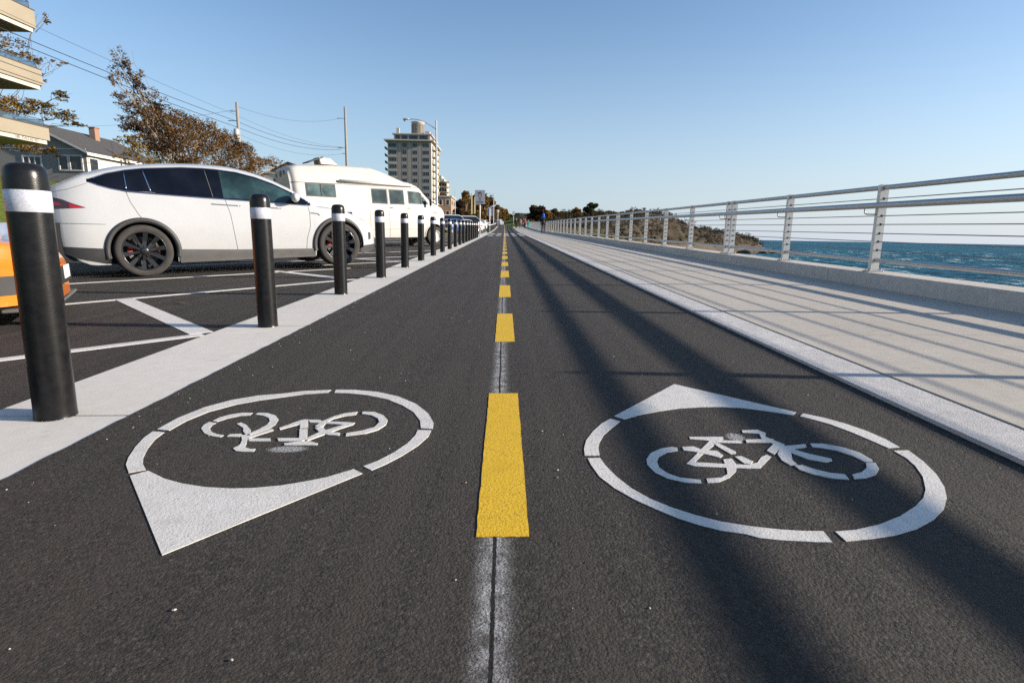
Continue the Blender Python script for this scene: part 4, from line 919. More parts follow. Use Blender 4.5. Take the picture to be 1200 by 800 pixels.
# ------------------------------------------------------------------ apartment block with balconies
ap = empty('apartment_building', -33, 22, land(-33, 22) - .2); tag(ap, 'beige apartment block with solid balconies jutting in at the left edge', 'building')
az0 = ap.location.z
def lb(m, x0, x1, y0, y1, z0, z1, mi=0): return m.box(x0 + 33, x1 + 33, y0 - 22, y1 - 22, z0 - az0, z1 - az0, mi)
m = MB(); lb(m, -44, -27.2, 6, 29.5, az0, 14.6); m.build('wall', 'stucco', ap)
m = MB(); lb(m, -44.4, -26.6, 5.6, 29.9, 14.6, 15.0); m.build('roof', 'slab_white', ap)
for z0, hgt in ((5.13, .91), (7.94, 1.05), (10.79, 1.13)):
    b_ = MB(); lb(b_, -30.5, -24.97, 12, 32.9, z0 + .22, z0 + hgt - .04); bal = b_.build('balcony', 'stucco', ap)
    # hollow look from above is never seen; slab, edge strip, cap and rail
    q = MB(); lb(q, -30.4, -25.06, 12.1, 32.78, z0 + .001, z0 + .218); q.build('slab_edge', 'slab_white', bal)
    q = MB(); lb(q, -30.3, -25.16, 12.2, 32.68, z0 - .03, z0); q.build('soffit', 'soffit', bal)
    q = MB(); lb(q, -30.53, -24.94, 11.97, 32.93, z0 + hgt - .04, z0 + hgt); q.build('cap', 'rail_brown', bal)
    q = MB(); xr, yr = -25.1 + 33, 32.75 - 22
    z1 = z0 + hgt - az0
    q.tube([(xr, -9.5, z1 + .36), (xr, yr, z1 + .36), (-30 + 33, yr, z1 + .36)], .02, 6)
    for yy in (yr, yr - 1.9, yr - 3.8, yr - 5.7, yr - 7.6): q.tube([(xr, yy, z1), (xr, yy, z1 + .36)], .018, 6)
    q.build('handrail', 'rail_brown', bal)
    q = MB(); q.box(xr - .012, xr - .002, -9.4, yr - .03, z1 + .04, z1 + .30); q.build('glass_panel', 'bglass', bal)
    for yy in range(14, 29, 4):
        q = MB(); lb(q, -27.19, -27.15, yy, yy + 2.4, z0 + .3, z0 + 2.3); q.build('balcony_door', 'pane', ap)
tx = bpy.data.curves.new('lettering', 'FONT'); tx.body = '180  DALLAS RD'; tx.size = .21; tx.extrude = .004; tx.align_x = 'CENTER'
to = bpy.data.objects.new('lettering', tx); COL.objects.link(to); dg = bpy.context.evaluated_depsgraph_get(); dg.update()
me = bpy.data.meshes.new_from_object(to.evaluated_get(dg)); bpy.data.objects.remove(to)
lt = bpy.data.objects.new('lettering', me); COL.objects.link(lt); me.materials.clear(); me.materials.append(M['decal_grey']); lt.parent = ap
lt.matrix_local = Matrix(((0, 0, 1, -25.05 + 33), (1, 0, 0, 31.45 - 22), (0, 1, 0, 5.17 - az0), (0, 0, 0, 1)))

# ------------------------------------------------------------------ grey gabled house
hs = empty('gabled_house', -37.5, 47, 3.3); tag(hs, 'grey gabled house with a dark shingle roof and a brick chimney on the bank', 'building')
def hb(m, x0, x1, y0, y1, z0, z1, mi=0): return m.box(x0 + 37.5, x1 + 37.5, y0 - 47, y1 - 47, z0 - 3.3, z1 - 3.3, mi)
m = MB(); zb = 6.56 - 3.3; zr = 8.75 - 3.3
m.add([(-4.5, 0, -.8), (4.5, 0, -.8), (4.5, 0, zb), (0, 0, zr), (-4.5, 0, zb), (-4.5, 10, -.8), (4.5, 10, -.8), (4.5, 10, zb), (0, 10, zr), (-4.5, 10, zb)],
      [(0, 1, 2, 3, 4), (6, 5, 9, 8, 7), (5, 0, 4, 9)]); m.build('wall', 'grey_siding', hs)
m = MB(); m.quad((4.5, 0, -.8), (4.5, 10, -.8), (4.5, 10, zb), (4.5, 0, zb)); m.build('side_wall', 'white_siding', hs)
m = MB(); ov = .35; sl = (zr - zb) / 4.5
for sg in (-1, 1):
    a = [(0, -.4, zr + .02), (0, 10.4, zr + .02), (sg * (4.5 + ov), 10.4, zb - sl * ov + .02), (sg * (4.5 + ov), -.4, zb - sl * ov + .02)]
    bt = [(x, y, z + .14) for x, y, z in a]
    fs = [(0, 1, 2, 3), (4, 7, 6, 5), (0, 3, 7, 4), (1, 5, 6, 2), (2, 6, 7, 3)]; m.add(a + bt, fs)
rf = m.build('roof', 'shingle', hs)
m = MB(); hb(m, -36.75, -36.25, 53.0, 53.6, 7.6, 9.35); m.build('chimney', 'brick', rf)
m = MB(); hb(m, -36.8, -36.2, 52.95, 53.65, 9.35, 9.42); m.build('chimney_cap', 'brick', rf)
m = MB(); m.box(4.83, 4.90, -.42, 10.42, zb - sl * ov - .12, zb - sl * ov + .10); m.build('gutter', 'trim', hs)
m = MB(); m.add([(4.85, -.42, zb - sl * ov), (0, -.42, zr + .0), (0, -.42, zr + .17), (4.85, -.42, zb - sl * ov + .17), (4.85, -.40, zb - sl * ov), (0, -.40, zr), (0, -.40, zr + .17), (4.85, -.40, zb - sl * ov + .17)], [(0, 1, 2, 3), (4, 7, 6, 5), (0, 3, 7, 4), (0, 4, 5, 1)])
m.build('barge_board', 'trim', hs)
m = MB(); m.box(-4.5, 4.5, -.03, -.002, 3.42, 3.50); m.build('wall_band', 'trim', hs)
def window(par, axis, a0, a1, z0, z1, pos, out, nsp=1, fr='trim', gl='pane', t_=.12, names=('window', 'pane')):
    """frame standing proud of the wall and the glass inside it"""
    m = MB(); g_ = MB(); o1, o2 = sorted((pos, pos + out * .06)); p1, p2 = sorted((pos + out * .002, pos + out * .02))
    def B(mm, a, b, za, zb_, q1, q2):
        if axis == 'x': mm.box(a, b, q1, q2, za, zb_)
        else: mm.box(q1, q2, a, b, za, zb_)
    B(m, a0 - t_, a0, z0 - t_, z1 + t_, o1, o2); B(m, a1, a1 + t_, z0 - t_, z1 + t_, o1, o2); B(m, a0, a1, z0 - t_, z0, o1, o2); B(m, a0, a1, z1, z1 + t_, o1, o2)
    for i in range(1, nsp + 1):
        c = a0 + (a1 - a0) * i / (nsp + 1); B(m, c - t_ * .4, c + t_ * .4, z0, z1, o1, o2)
    f_ = m.build(names[0], fr, par); B(g_, a0, a1, z0, z1, p1, p2); g_.build(names[1], gl, f_); return f_
window(hs, 'x', -35.1 + 37.5, -34.5 + 37.5, 5.2 - 3.3, 6.2 - 3.3, 0, -1, 0); window(hs, 'x', -34.28 + 37.5, -33.42 + 37.5, 5.2 - 3.3, 6.2 - 3.3, 0, -1, 0)
window(hs, 'x', -37.9 + 37.5, -36.6 + 37.5, 5.1 - 3.3, 6.1 - 3.3, 0, -1, 2)
window(hs, 'y', .25, 1.15, 5.0 - 3.3, 6.1 - 3.3, 4.5, 1, 0); window(hs, 'y', 5.2, 6.6, 5.0 - 3.3, 6.0 - 3.3, 4.5, 1, 1); window(hs, 'y', 7.8, 8.8, 5.0 - 3.3, 6.0 - 3.3, 4.5, 1, 0)
# pale houses glimpsed behind the windswept tree
def simple_house(label, x, y, w_, l_, zg, eave, ridge, wallm, rot=0):
    r = empty('pale_house', x, y, zg, (0, 0, rot)); tag(r, label, 'building', 'pale houses behind the big tree'); m = MB(); a = w_ / 2
    m.add([(-a, 0, -1), (a, 0, -1), (a, 0, eave), (0, 0, ridge), (-a, 0, eave), (-a, l_, -1), (a, l_, -1), (a, l_, eave), (0, l_, ridge), (-a, l_, eave)], [(0, 1, 2, 3, 4), (6, 5, 9, 8, 7), (5, 0, 4, 9), (1, 6, 7, 2)])
    m.build('wall', wallm, r); m = MB(); sl = (ridge - eave) / a
    for sg in (-1, 1):
        q = [(0, -.4, ridge + .02), (0, l_ + .4, ridge + .02), (sg * (a + .4), l_ + .4, eave - sl * .4 + .02), (sg * (a + .4), -.4, eave - sl * .4 + .02)]
        m.add(q + [(x_, y_, z + .15) for x_, y_, z in q], [(0, 1, 2, 3), (4, 7, 6, 5), (0, 3, 7, 4), (1, 5, 6, 2), (2, 6, 7, 3)])
    m.build('roof', 'shingle', r)
    for yy in (1.5, 4.5, 7.5): window(r, 'y', yy, yy + 1.2, eave - 1.7, eave - .6, a, 1, 1); window(r, 'y', yy, yy + 1.2, eave - 4.4, eave - 3.3, a, 1, 1)
    for xx in (-a + 1, 0, a - 2.2): window(r, 'x', xx, xx + 1.1, eave - 1.7, eave - .6, 0, -1, 0); window(r, 'x', xx, xx + 1.1, eave - 4.2, eave - 3.1, 0, -1, 0)
simple_house('white two storey house showing right of the windswept tree', -28.5, 78, 8, 11, 1.6, 6.0, 7.9, 'white_siding')
simple_house('farther white house with dark roof above the camper van', -27, 100, 8, 10, 2.2, 5.8, 7.6, 'white_siding', .1)

# ------------------------------------------------------------------ concrete tower
def tower():
    r = empty('apartment_tower', -41.4, 255, 2.5); tag(r, 'tall grey brown concrete apartment tower with a round rooftop drum', 'building')
    x0, x1, y0, y1 = -9.3, 9.3, 0, 28; H = 37.0; F = 2.93
    m = MB(); m.box(x0, x1, y0, y1, -2, H); m.build('wall', 'tower', r)
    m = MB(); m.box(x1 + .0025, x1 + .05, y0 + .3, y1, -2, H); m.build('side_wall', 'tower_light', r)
    m = MB(); m.box(x0 - 1.3, x1 + 1.3, y0 - 1.6, y1 + 1, H, H + .55); m.build('roof_slab', 'tower_light', r)
    m = MB(); m.box(x0 + 2.6, x1 - .6, y0 + 1.2, y1 - 3, H + .55, H + 2.9); pw = m.build('penthouse', 'tower', r)
    m = MB(); m.box(x0 + 1.9, x1 + .2, y0 + .5, y1 - 2, H + 2.9, H + 3.3); m.build('penthouse_roof', 'tower_light', pw)
    m = MB()
    for a, b in ((-6, -4.2), (-3.4, -1), (-.2, 3.4), (4.3, 7.8)): m.box(a, b, y0 + 1.13, y0 + 1.19, H + .9, H + 2.5)
    m.build('penthouse_glazing', 'tglass', pw)
    m = MB(); m.lathe([(2.75, H + 3.3), (2.75, H + 8.6), (2.95, H + 8.7), (2.95, H + 9.2), (.001, H + 9.2)], 24, c=(2.6, 8, 0)); dr = m.build('roof_drum', 'tower_light', r)
    m = MB()
    for k in range(8):
        a = R(180 + 22.5 * k + 11); m.obox((2.6 + 2.78 * math.cos(a), 8 + 2.78 * math.sin(a), H + 6.2), ((math.cos(a), math.sin(a), 0), (-math.sin(a), math.cos(a), 0), (0, 0, 1)), (.08, .36, 1.9))
    m.build('drum_louvre', 'soffit', dr)
    m = MB(); m.box(-6.2, -4.9, 4, 5.3, H + .5, H + 6.0); m.build('chimney', 'tower_light', r)
    m = MB(); m.box(6.2, 8.2, 4, 7, H + 3.3, H + 4.9); m.build('plant_box', 'tower_light', r)
    cols = [(-8.75, -5.6), (-3.0, -1.2), (1.45, 3.3), (5.75, 8.4)]
    n = 0
    for fl in range(12):
        z = H - 2.35 - F * fl
        for a, b in cols:
            f_ = window(r, 'x', a, b, z, z + 1.45, 0, -1, 2 if b - a > 2 else 1, 'tower', 'tglass', .06)
        q = MB(); q.box(x0 - 1.5, x0 - .004, 1.0, 6.0, z - .75, z - .6); q.box(x0 - 1.5, x0 - 1.42, 1.0, 6.0, z - .6, z + .35); q.build('balcony', 'tglass', r)
        q = MB(); q.box(x1 + .052, x1 + 1.25, 3, 9, z - .8, z - .6); q.box(x1 + 1.17, x1 + 1.25, 3, 9, z - .6, z + .3); q.box(x1 + .052, x1 + 1.25, 14, 21, z - .8, z - .6); q.box(x1 + 1.17, x1 + 1.25, 14, 21, z - .6, z + .3); q.build('balcony', 'ochre', r)
        q = MB(); q.box(x1 + .052, x1 + .08, 4, 8, z - .5, z + 1.4); q.box(x1 + .052, x1 + .08, 15, 20, z - .5, z + 1.4); q.build('balcony_door', 'tglass', r)
    m = MB()
    for x in (-5.05, -3.45, -.75, .95, 3.75, 5.3): m.box(x - .05, x + .05, -.02, -.0025, -2, H)
    m.build('wall_joint', 'soffit', r)
    m = MB()
    for fl in range(12):
        z = H - 2.95 - F * fl
        m.box(x0, -5.2, -.05, -.003, z - .5, z)
    m.build('spandrel_band', 'tower_light', r)
    
tower()
r = empty('stepped_apartment_block', -36.5, 330, 3); tag(r, 'stepped cream apartment block with tiers of balconies right behind the tower', 'building')
for i, (x1, H) in enumerate(((-1.5, 31.5), (.7, 30), (2.2, 28.2), (3.6, 26.5))):
    m = MB(); m.box(-8 if i == 0 else (-1.5, .7, 2.2)[i - 1] + .003, x1, 0, 14, -2, H); m.build('wall', 'tower_light', r)
for fl in range(10):
    z = 27.2 - 2.9 * fl
    for a, b in ((-3.4, -1.6), (-1.2, .5), (.9, 2.1), (2.4, 3.5)):
        if z < 25: window(r, 'x', a, b, z, z + 1.4, 0, -1, 0, 'ochre', 'tglass', .1)
    q = MB(); q.box(-3.4, 3.8, -1.1, -.005, z - .8, z - .6); q.box(3.605, 4.6, 1, 6, z - .8, z - .6); q.box(4.5, 4.6, 1, 6, z - .6, z + .3); q.build('balcony', 'ochre', r)
def lowblock(name, label, x, y, w_, d_, h_, wm, cols, rows, zg):
    r = empty(name, x, y, zg); tag(r, label, 'building'); m = MB().box(-w_ / 2, w_ / 2, 0, d_, -2, h_); m.build('wall', wm, r)
    m = MB().box(-w_ / 2 - .3, w_ / 2 + .3, -.3, d_ + .3, h_, h_ + .3); m.build('roof', 'slab_white', r)
    for j in range(rows):
        for i in range(cols):
            a = -w_ / 2 + (i + .3) * w_ / cols; z = h_ - 2 - 2.9 * j; window(r, 'x', a, a + w_ / cols * .42, z, z + 1.3, 0, -1, 0, 'trim', 'pane', .1)
            b = (i + .3) * d_ / cols; window(r, 'y', b, b + d_ / cols * .42, z, z + 1.3, w_ / 2, 1, 0, 'trim', 'pane', .1)
lowblock('brown_building', 'brown three storey building right of the tower', -15.7, 150, 3.6, 12, 7.7, 'brown_w', 2, 3, 2.4)
lowblock('peach_building', 'small peach and white apartment house with bay windows', -13.1, 168, 4.6, 10, 7.3, 'peach', 3, 3, 2.6)
lowblock('brown_building', 'low brown building at the foot of the slender street lamp', -20.3, 140, 6, 12, 5.8, 'peach', 3, 2, 2.2)

# ------------------------------------------------------------------ trees
def leaves(clumps, size, rng, lean=(0, 0, 0), flat=.6):
    """clumps: (centre, radii, count); thousands of small leaf-sized faces in uneven clusters"""
    V = []; n = 0
    for c, rd, k in clumps:
        sub = max(3, int(k / 22)); cs = rng.normal(size=(sub, 3)); cs /= np.linalg.norm(cs, axis=1)[:, None]; cs *= (rng.random((sub, 1)) ** .45)
        idx = rng.integers(0, sub, k); P = cs[idx] + rng.normal(size=(k, 3)) * .125
        P = P * np.array(rd) + np.array(c); d = rng.normal(size=(k, 3)); d += np.array(lean) * 1.6; d /= np.linalg.norm(d, axis=1)[:, None]
        e = rng.normal(size=(k, 3)); e -= (e * d).sum(1)[:, None] * d; e /= np.linalg.norm(e, axis=1)[:, None]
        L = size * (.5 + rng.random((k, 1))); W = L * flat * (.35 + .4 * rng.random((k, 1)))
        q = np.stack([P - d * L * .5, P + e * W * .5, P + d * L * .5, P - e * W * .5], 1); V.append(q.reshape(-1, 3)); n += k
    V = np.concatenate(V); me = bpy.data.meshes.new('foliage'); me.vertices.add(len(V)); me.vertices.foreach_set('co', V.astype(np.float32).ravel())
    me.loops.add(len(V)); me.loops.foreach_set('vertex_index', np.arange(len(V), dtype=np.int32)); me.polygons.add(n)
    me.polygons.foreach_set('loop_start', np.arange(0, len(V), 4, dtype=np.int32)); me.update(calc_edges=True); me.validate(); return me
def leafobj(me, mat, par, name='foliage'):
    me.materials.append(M[mat]); o = bpy.data.objects.new(name, me); COL.objects.link(o); o.parent = par; return o
def bend(a, b, rnd, n=5, w=.12):
    a, b = Vector(a), Vector(b); L = (b - a).length
    return [a] + [a.lerp(b, i / n) + Vector([rnd.uniform(-1, 1) * L * w * .35 for _ in range(3)]) for i in range(1, n)] + [b]
def tree(name, label, base, clumps, mat, size, seed, trunk_r=.2, trunk_to=None, group=None, lean=(0, 0, 0), bark='bark', cat='tree', limbs=True, fl=.6, extra=None, limb=.42):
    rnd = random.Random(seed); rng = np.random.default_rng(seed); r = empty(name, *base); tag(r, label, cat, group)
    b = Vector(base); cl = [(Vector(c) - b, rd, k) for c, rd, k in clumps]
    top = Vector(trunk_to) - b if trunk_to else sum((c for c, _, _ in cl), Vector()) / len(cl)
    fork = top * .45; m = MB()
    tp = bend((0, 0, -.3), fork, rnd, 4, .15); m.tube(tp, [trunk_r * (1 - .4 * i / 4) for i in range(5)], 9); m.build('trunk', bark, r)
    m = MB()
    for c, rd, k in cl:
        if not limbs: break
        p = bend(fork * rnd.uniform(.7, 1), c, rnd, 6, .18); n = len(p); m.tube(p, [max(.010, trunk_r * limb * (1 - i / (n - .6))) for i in range(n)], 6)
        for _ in range(4):
            q = c + Vector([rnd.uniform(-1, 1) * v * .9 for v in rd]); p2 = bend(c.lerp(fork, rnd.uniform(.05, .4)), q, rnd, 4, .2); m.tube(p2, [max(.01, trunk_r * .14 * (1 - i / 4.5)) for i in range(5)], 4)
    if m.v: m.build('branches', bark, r)
    leafobj(leaves([(tuple(c), rd, k) for c, rd, k in cl], size, rng, lean, fl), mat, r, 'crown')
    if extra:
        for mt, ec in extra: leafobj(leaves([(tuple(Vector(c) - b), rd, k) for c, rd, k in ec], size, rng, lean, fl), mt, r, 'crown')
    return r
def pol(azd, eld, D, dz=0): a, e = R(azd), R(eld); return (math.sin(a) * D, math.cos(a) * D, .72 + D * math.tan(e) + dz)
LN = (-.75, .1, .35)
big = [(-32.2, 12.6, 47, (.75, .6, 1.0), 170), (-31.4, 11.6, 47, (.9, .6, .7), 200), (-32.6, 11.5, 46, (.6, .5, .5), 110), (-30.6, 10.4, 48, (1.0, .7, .7), 260), (-32.4, 10.1, 47, (.8, .6, .5), 180),
 (-31.3, 9.2, 47, (1.0, .8, .7), 330), (-32.0, 8.4, 47, (.8, .7, .45), 240), (-29.6, 9.0, 48, (1.2, 1.0, .8), 560), (-30.2, 7.9, 48, (1.2, 1.0, .8), 620), (-28.4, 8.7, 49, (1.2, 1.1, .8), 620), (-28.7, 7.4, 48, (1.4, 1.2, .9), 800),
 (-27.0, 8.3, 50, (1.3, 1.1, .8), 640), (-26.8, 7.0, 49, (1.5, 1.2, 1.0), 800), (-25.4, 7.8, 50, (1.2, 1.1, .7), 520), (-25.0, 6.5, 50, (1.4, 1.2, 1.0), 720), (-23.8, 6.8, 51, (1.1, 1.1, .7), 480), (-23.2, 5.6, 51, (1.3, 1.2, .8), 560),
 (-22.2, 6.2, 53, (1.1, 1.1, .5), 300), (-21.0, 5.9, 55, (1.1, 1.0, .4), 220), (-20.0, 5.5, 57, (1.0, 1.0, .35), 150), (-29.9, 6.2, 48, (1.3, 1.2, .9), 620), (-27.6, 5.6, 48, (1.6, 1.3, 1.0), 720), (-25.5, 5.0, 49, (1.5, 1.3, .9), 600), (-23.6, 4.5, 50, (1.4, 1.2, .8), 450)]
bc = [(pol(a, e, D), rd, k) for a, e, D, rd, k in big]
gd = [(pol(-32.2, 6.9, 46), (.8, .7, .5), 240), (pol(-31.7, 5.9, 46), (1.2, .9, .8), 420), (pol(-31.0, 5.0, 46), (1.2, 1, .7), 300)]
dk = [(pol(-31.8, 12.3, 47), (.35, .4, .6), 110), (pol(-31.1, 11.2, 47), (.4, .4, .35), 130), (pol(-30.2, 9.7, 48), (.7, .5, .35), 200), (pol(-31.6, 8.0, 46.5), (1.2, .8, .4), 320), (pol(-31.0, 6.9, 46.5), (1.3, .9, .5), 380), (pol(-29.5, 6.9, 47), (1.3, .9, .5), 300), (pol(-24.4, 7.2, 50), (.9, .8, .4), 160)]
base = (-22.6, 44.0, land(-22.6, 44))
bc = [(c, rd, int(k * (3.3 if k > 300 else 2.0))) for c, rd, k in bc]; dk = [(c, rd, k * 3) for c, rd, k in dk]; gd = [(c, rd, k * 2) for c, rd, k in gd]
wt = tree('windswept_tree', 'big brown leaved tree blown to the left above the white crossover', base, bc, 'leaf_brown', .135, 3, .26, pol(-28.5, 8.4, 48), lean=LN, bark='bark_pale', fl=.8, extra=[('leaf_gold', gd), ('leaf_dark', dk)])
rnd = random.Random(5); m = MB(); b0 = Vector(base)
for a, e, D in ((-32.6, 13.6, 47), (-30.3, 9.9, 47.5), (-27.6, 8.9, 49), (-25.0, 8.0, 50), (-22.4, 6.6, 52), (-29.0, 8.6, 48)):
    p = bend(Vector((.6 * rnd.random(), 0, .2)), Vector(pol(a, e, D)) - b0, rnd, 8, .07); m.tube(p, [.13 * (1 - i / 8.3) + .012 for i in range(9)], 7)
m.build('branches', 'bark_pale', wt)
# thin tree reaching in behind the balconies
lc = [(pol(a, e, 50), rd, int(k * 3.6)) for a, e, rd, k in ((-39.5, 12.9, (1.1, .8, .9), 150), (-38.3, 12.4, (.9, .8, .6), 100), (-37.3, 12.0, (.6, .6, .4), 40), (-36.2, 12.0, (.5, .5, .25), 30), (-36.7, 14.8, (.5, .4, .6), 26), (-38, 10.6, (.9, .8, .5), 120), (-36.3, 9.7, (.7, .7, .35), 90),
   (-39.5, 8.6, (1.0, .9, .6), 300), (-37.9, 8.7, (1.2, .9, .5), 320), (-36.4, 8.3, (1.1, .8, .4), 170), (-35.5, 7.8, (.7, .6, .2), 60), (-39.5, 6.1, (1.0, .8, .6), 160), (-38.2, 5.8, (1., .8, .5), 130), (-37.0, 5.6, (.6, .6, .4), 60), (-41.5, 10, (1.6, 1.2, 1.5), 400), (-42, 7, (1.6, 1.2, 1.2), 300))]
tree('roadside_tree', 'thin half bare tree with golden brown leaves behind the balconies', (-34.0, 38.0, land(-34, 38)), lc, 'leaf_gold', .15, 11, .16, pol(-40.5, 9.5, 50), lean=(.7, 0, .1), fl=.8, limb=.22)
# street trees right of the tower
def blobtree(name, label, az_, D, el_top, wdeg, zbase, mat, seed, group, size=None, den=1.0, kind='round', extra=None):
    rnd = random.Random(seed); W = D * math.tan(R(wdeg)) ; H = .72 + D * math.tan(R(el_top)) - zbase; size = size or D * .0042
    x0, y0 = math.sin(R(az_)) * D, math.cos(R(az_)) * D; cl = []
    for i in range(13):
        a = rnd.uniform(0, 6.28); f = rnd.random() ** .5; hh = rnd.uniform(.38, .9)
        rr_ = .5 * W * (1 - .75 * max(0, hh - .45) / .55) if kind == 'round' else .5 * W * (.35 + hh * .7)
        rs = W * rnd.uniform(.13, .23)
        cl.append(((x0 + math.cos(a) * f * (rr_ - rs * .4), y0 + math.sin(a) * f * (rr_ - rs * .4), zbase + H * hh), (rs, rs, rs * .62), int(260 * den)))
    cl.append(((x0, y0, zbase + H * .9), (W * .17, W * .17, H * .10), int(170 * den)))
    for i in range(5): a = i * 1.26; cl.append(((x0 + math.cos(a) * W * .25, y0 + math.sin(a) * W * .25, zbase + H * .28), (W * .2, W * .2, H * .16), int(230 * den)))
    return tree(name, label, (x0, y0, zbase), cl, mat, size, seed, .03 * H + .05, group=group, trunk_to=(x0, y0, zbase + H * .8), fl=.85)
LT = [(-4.45, 112, 3.35, 1.3, 'leaf_dark'), (-3.85, 120, 4.25, 1.7, 'leaf_far'), (-2.9, 124, 3.95, 1.7, 'leaf_far'), (-2.1, 128, 4.0, 1.6, 'leaf_far'), (-1.35, 135, 3.75, 1.4, 'leaf_brown'), (-.75, 150, 2.95, 1.2, 'leaf_far'), (-.35, 168, 2.65, 1.0, 'leaf_far'), (.05, 190, 2.5, .9, 'leaf_gold'), (.55, 235, 2.0, .9, 'leaf_green'), (-4.9, 100, 1.9, 1.2, 'leaf_green'), (-3.0, 104, 1.9, 1.6, 'leaf_green'), (-4.35, 126, 3.3, 1.6, 'leaf_far'), (-3.35, 132, 3.6, 1.8, 'leaf_brown'), (-2.5, 138, 3.7, 1.8, 'leaf_far'), (-1.75, 142, 3.4, 1.6, 'leaf_dark')]
labsL = ['dark leafed tree leftmost of the street tree row', 'tallest rusty brown street tree right of the low buildings', 'rusty street tree behind the pale twin poles', 'golden brown street tree behind the tall sign', 'brown street tree behind the small square sign',
 'brown tree where the street row begins to shrink', 'smaller brown tree farther along the street row', 'small golden tree near the end of the path', 'small dark green tree closing the view at the end of the path', 'low dark green bush behind the yellow post', 'low green bush under the street trees behind the blue car', 'rusty tree filling the gap left of the tallest street tree', 'brown tree behind the tallest street tree', 'rusty tree right behind the pale twin poles', 'dark tree between the tall sign and the small sign']
for i, (a, D, e, wd, mt) in enumerate(LT): blobtree('bush' if i in (9, 10) else 'street_tree', labsL[i], a, D, e, wd, hz(math.sin(R(a)) * D, D) - .1, mt, 20 + i, 'trees along the street', den=1.6)
RT = [(1.35, 200, 1.95, .9, 'leaf_green'), (1.9, 190, 1.75, .8, 'leaf_green'), (2.75, 150, 2.95, 1.35, 'leaf_olive'), (3.5, 148, 2.9, 1.5, 'leaf_dark'), (4.15, 150, 2.45, 1.2, 'leaf_gold'), (4.9, 160, 2.6, 1.2, 'leaf_olive'), (5.55, 165, 2.35, 1.0, 'leaf_dark'), (6.3, 160, 2.2, 1.0, 'leaf_olive'), (7.0, 158, 2.75, 1.3, 'leaf_gold'),
      (8.3, 165, 3.25, 1.5, 'leaf_green'), (9.2, 175, 2.35, 1.5, 'leaf_olive'), (10.3, 190, 2.45, 1.6, 'leaf_olive'), (11.3, 215, 2.2, 1.3, 'leaf_dark'), (7.7, 180, 2.2, 1.3, 'leaf_dark'), (2.3, 175, 1.9, .9, 'leaf_dark')]
labsR = ['small dark tree first right of the path end', 'small dark tree second right of the path end', 'tall olive tree with a flat left leaning crown', 'dark brown tree left above the walker in the blue hood', 'yellow tinged bush tree right of the dark tree', 'olive tree midway along the headland row',
 'dark low tree between two olive ones', 'low olive tree left of the golden tree', 'golden rounded tree left of the flat topped tree', 'tallest flat topped dark tree on the headland', 'low olive tree right of the flat topped tree', 'long low olive tree toward the headland slope', 'last dark tree before the bare headland slope', 'dark tree behind the flat topped one', 'low dark tree behind the pavement group']
for i, (a, D, e, wd, mt) in enumerate(RT): 
    x, y = math.sin(R(a)) * D, math.cos(R(a)) * D
    blobtree('coastal_tree', labsR[i], a, D, e, wd, max(land(x, y), 0) - .3, mt, 50 + i, 'trees on the headland', kind='flat' if i in (2, 9) else 'round', den=1.4)

# scrub over the headland and dry grass on the bank
def scatter(name, label, cat, n, box, size, mat, rads, cnt, seed, cond):
    rnd = random.Random(seed); rng = np.random.default_rng(seed); cl = []; tries = 0
    while len(cl) < n and tries < n * 30:
        tries += 1; x, y = rnd.uniform(box[0], box[1]), rnd.uniform(box[2], box[3]); z = land(x, y)
        if not cond(x, y, z): continue
        r_ = rnd.uniform(*rads); cl.append(((x, y, z + r_ * .3), (r_, r_, r_ * .6), cnt))
    o = leafobj(leaves(cl, size, rng), mat, None, name); return tag(o, label, cat, kind='stuff')
scatter('scrub', 'brown and olive scrub covering the headland slopes', 'scrub', 2700, (12, 138, 100, 310), .55, 'scrub', (1.0, 2.6), 50, 3, lambda x, y, z: z > -2.6)
scatter('dark_scrub', 'darker bushes in clumps on the headland', 'scrub', 520, (12, 132, 110, 300), .5, 'leaf_dark', (.8, 2.4), 70, 4, lambda x, y, z: z > -1.5 and nz(x, y, .05, 9) > .0)
scatter('dry_grass', 'tan dry grass on the bank behind the railing', 'grass', 900, (5.0, 17, 26, 150), .26, 'drygrass', (.25, .6), 42, 5, lambda x, y, z: z > hz(x, y) - 1.6)
scatter('green_scrub', 'olive bushes on the bank behind the railing', 'scrub', 150, (6.5, 24, 60, 170), .30, 'leaf_olive', (.4, 1.0), 60, 6, lambda x, y, z: z > hz(x, y) - 3)
scatter('verge_grass', 'bright green grass patch at the end of the path', 'grass', 120, (1.7, 3.6, 118, 150), .2, 'grass_stuff', (.4, .7), 40, 8, lambda x, y, z: True)
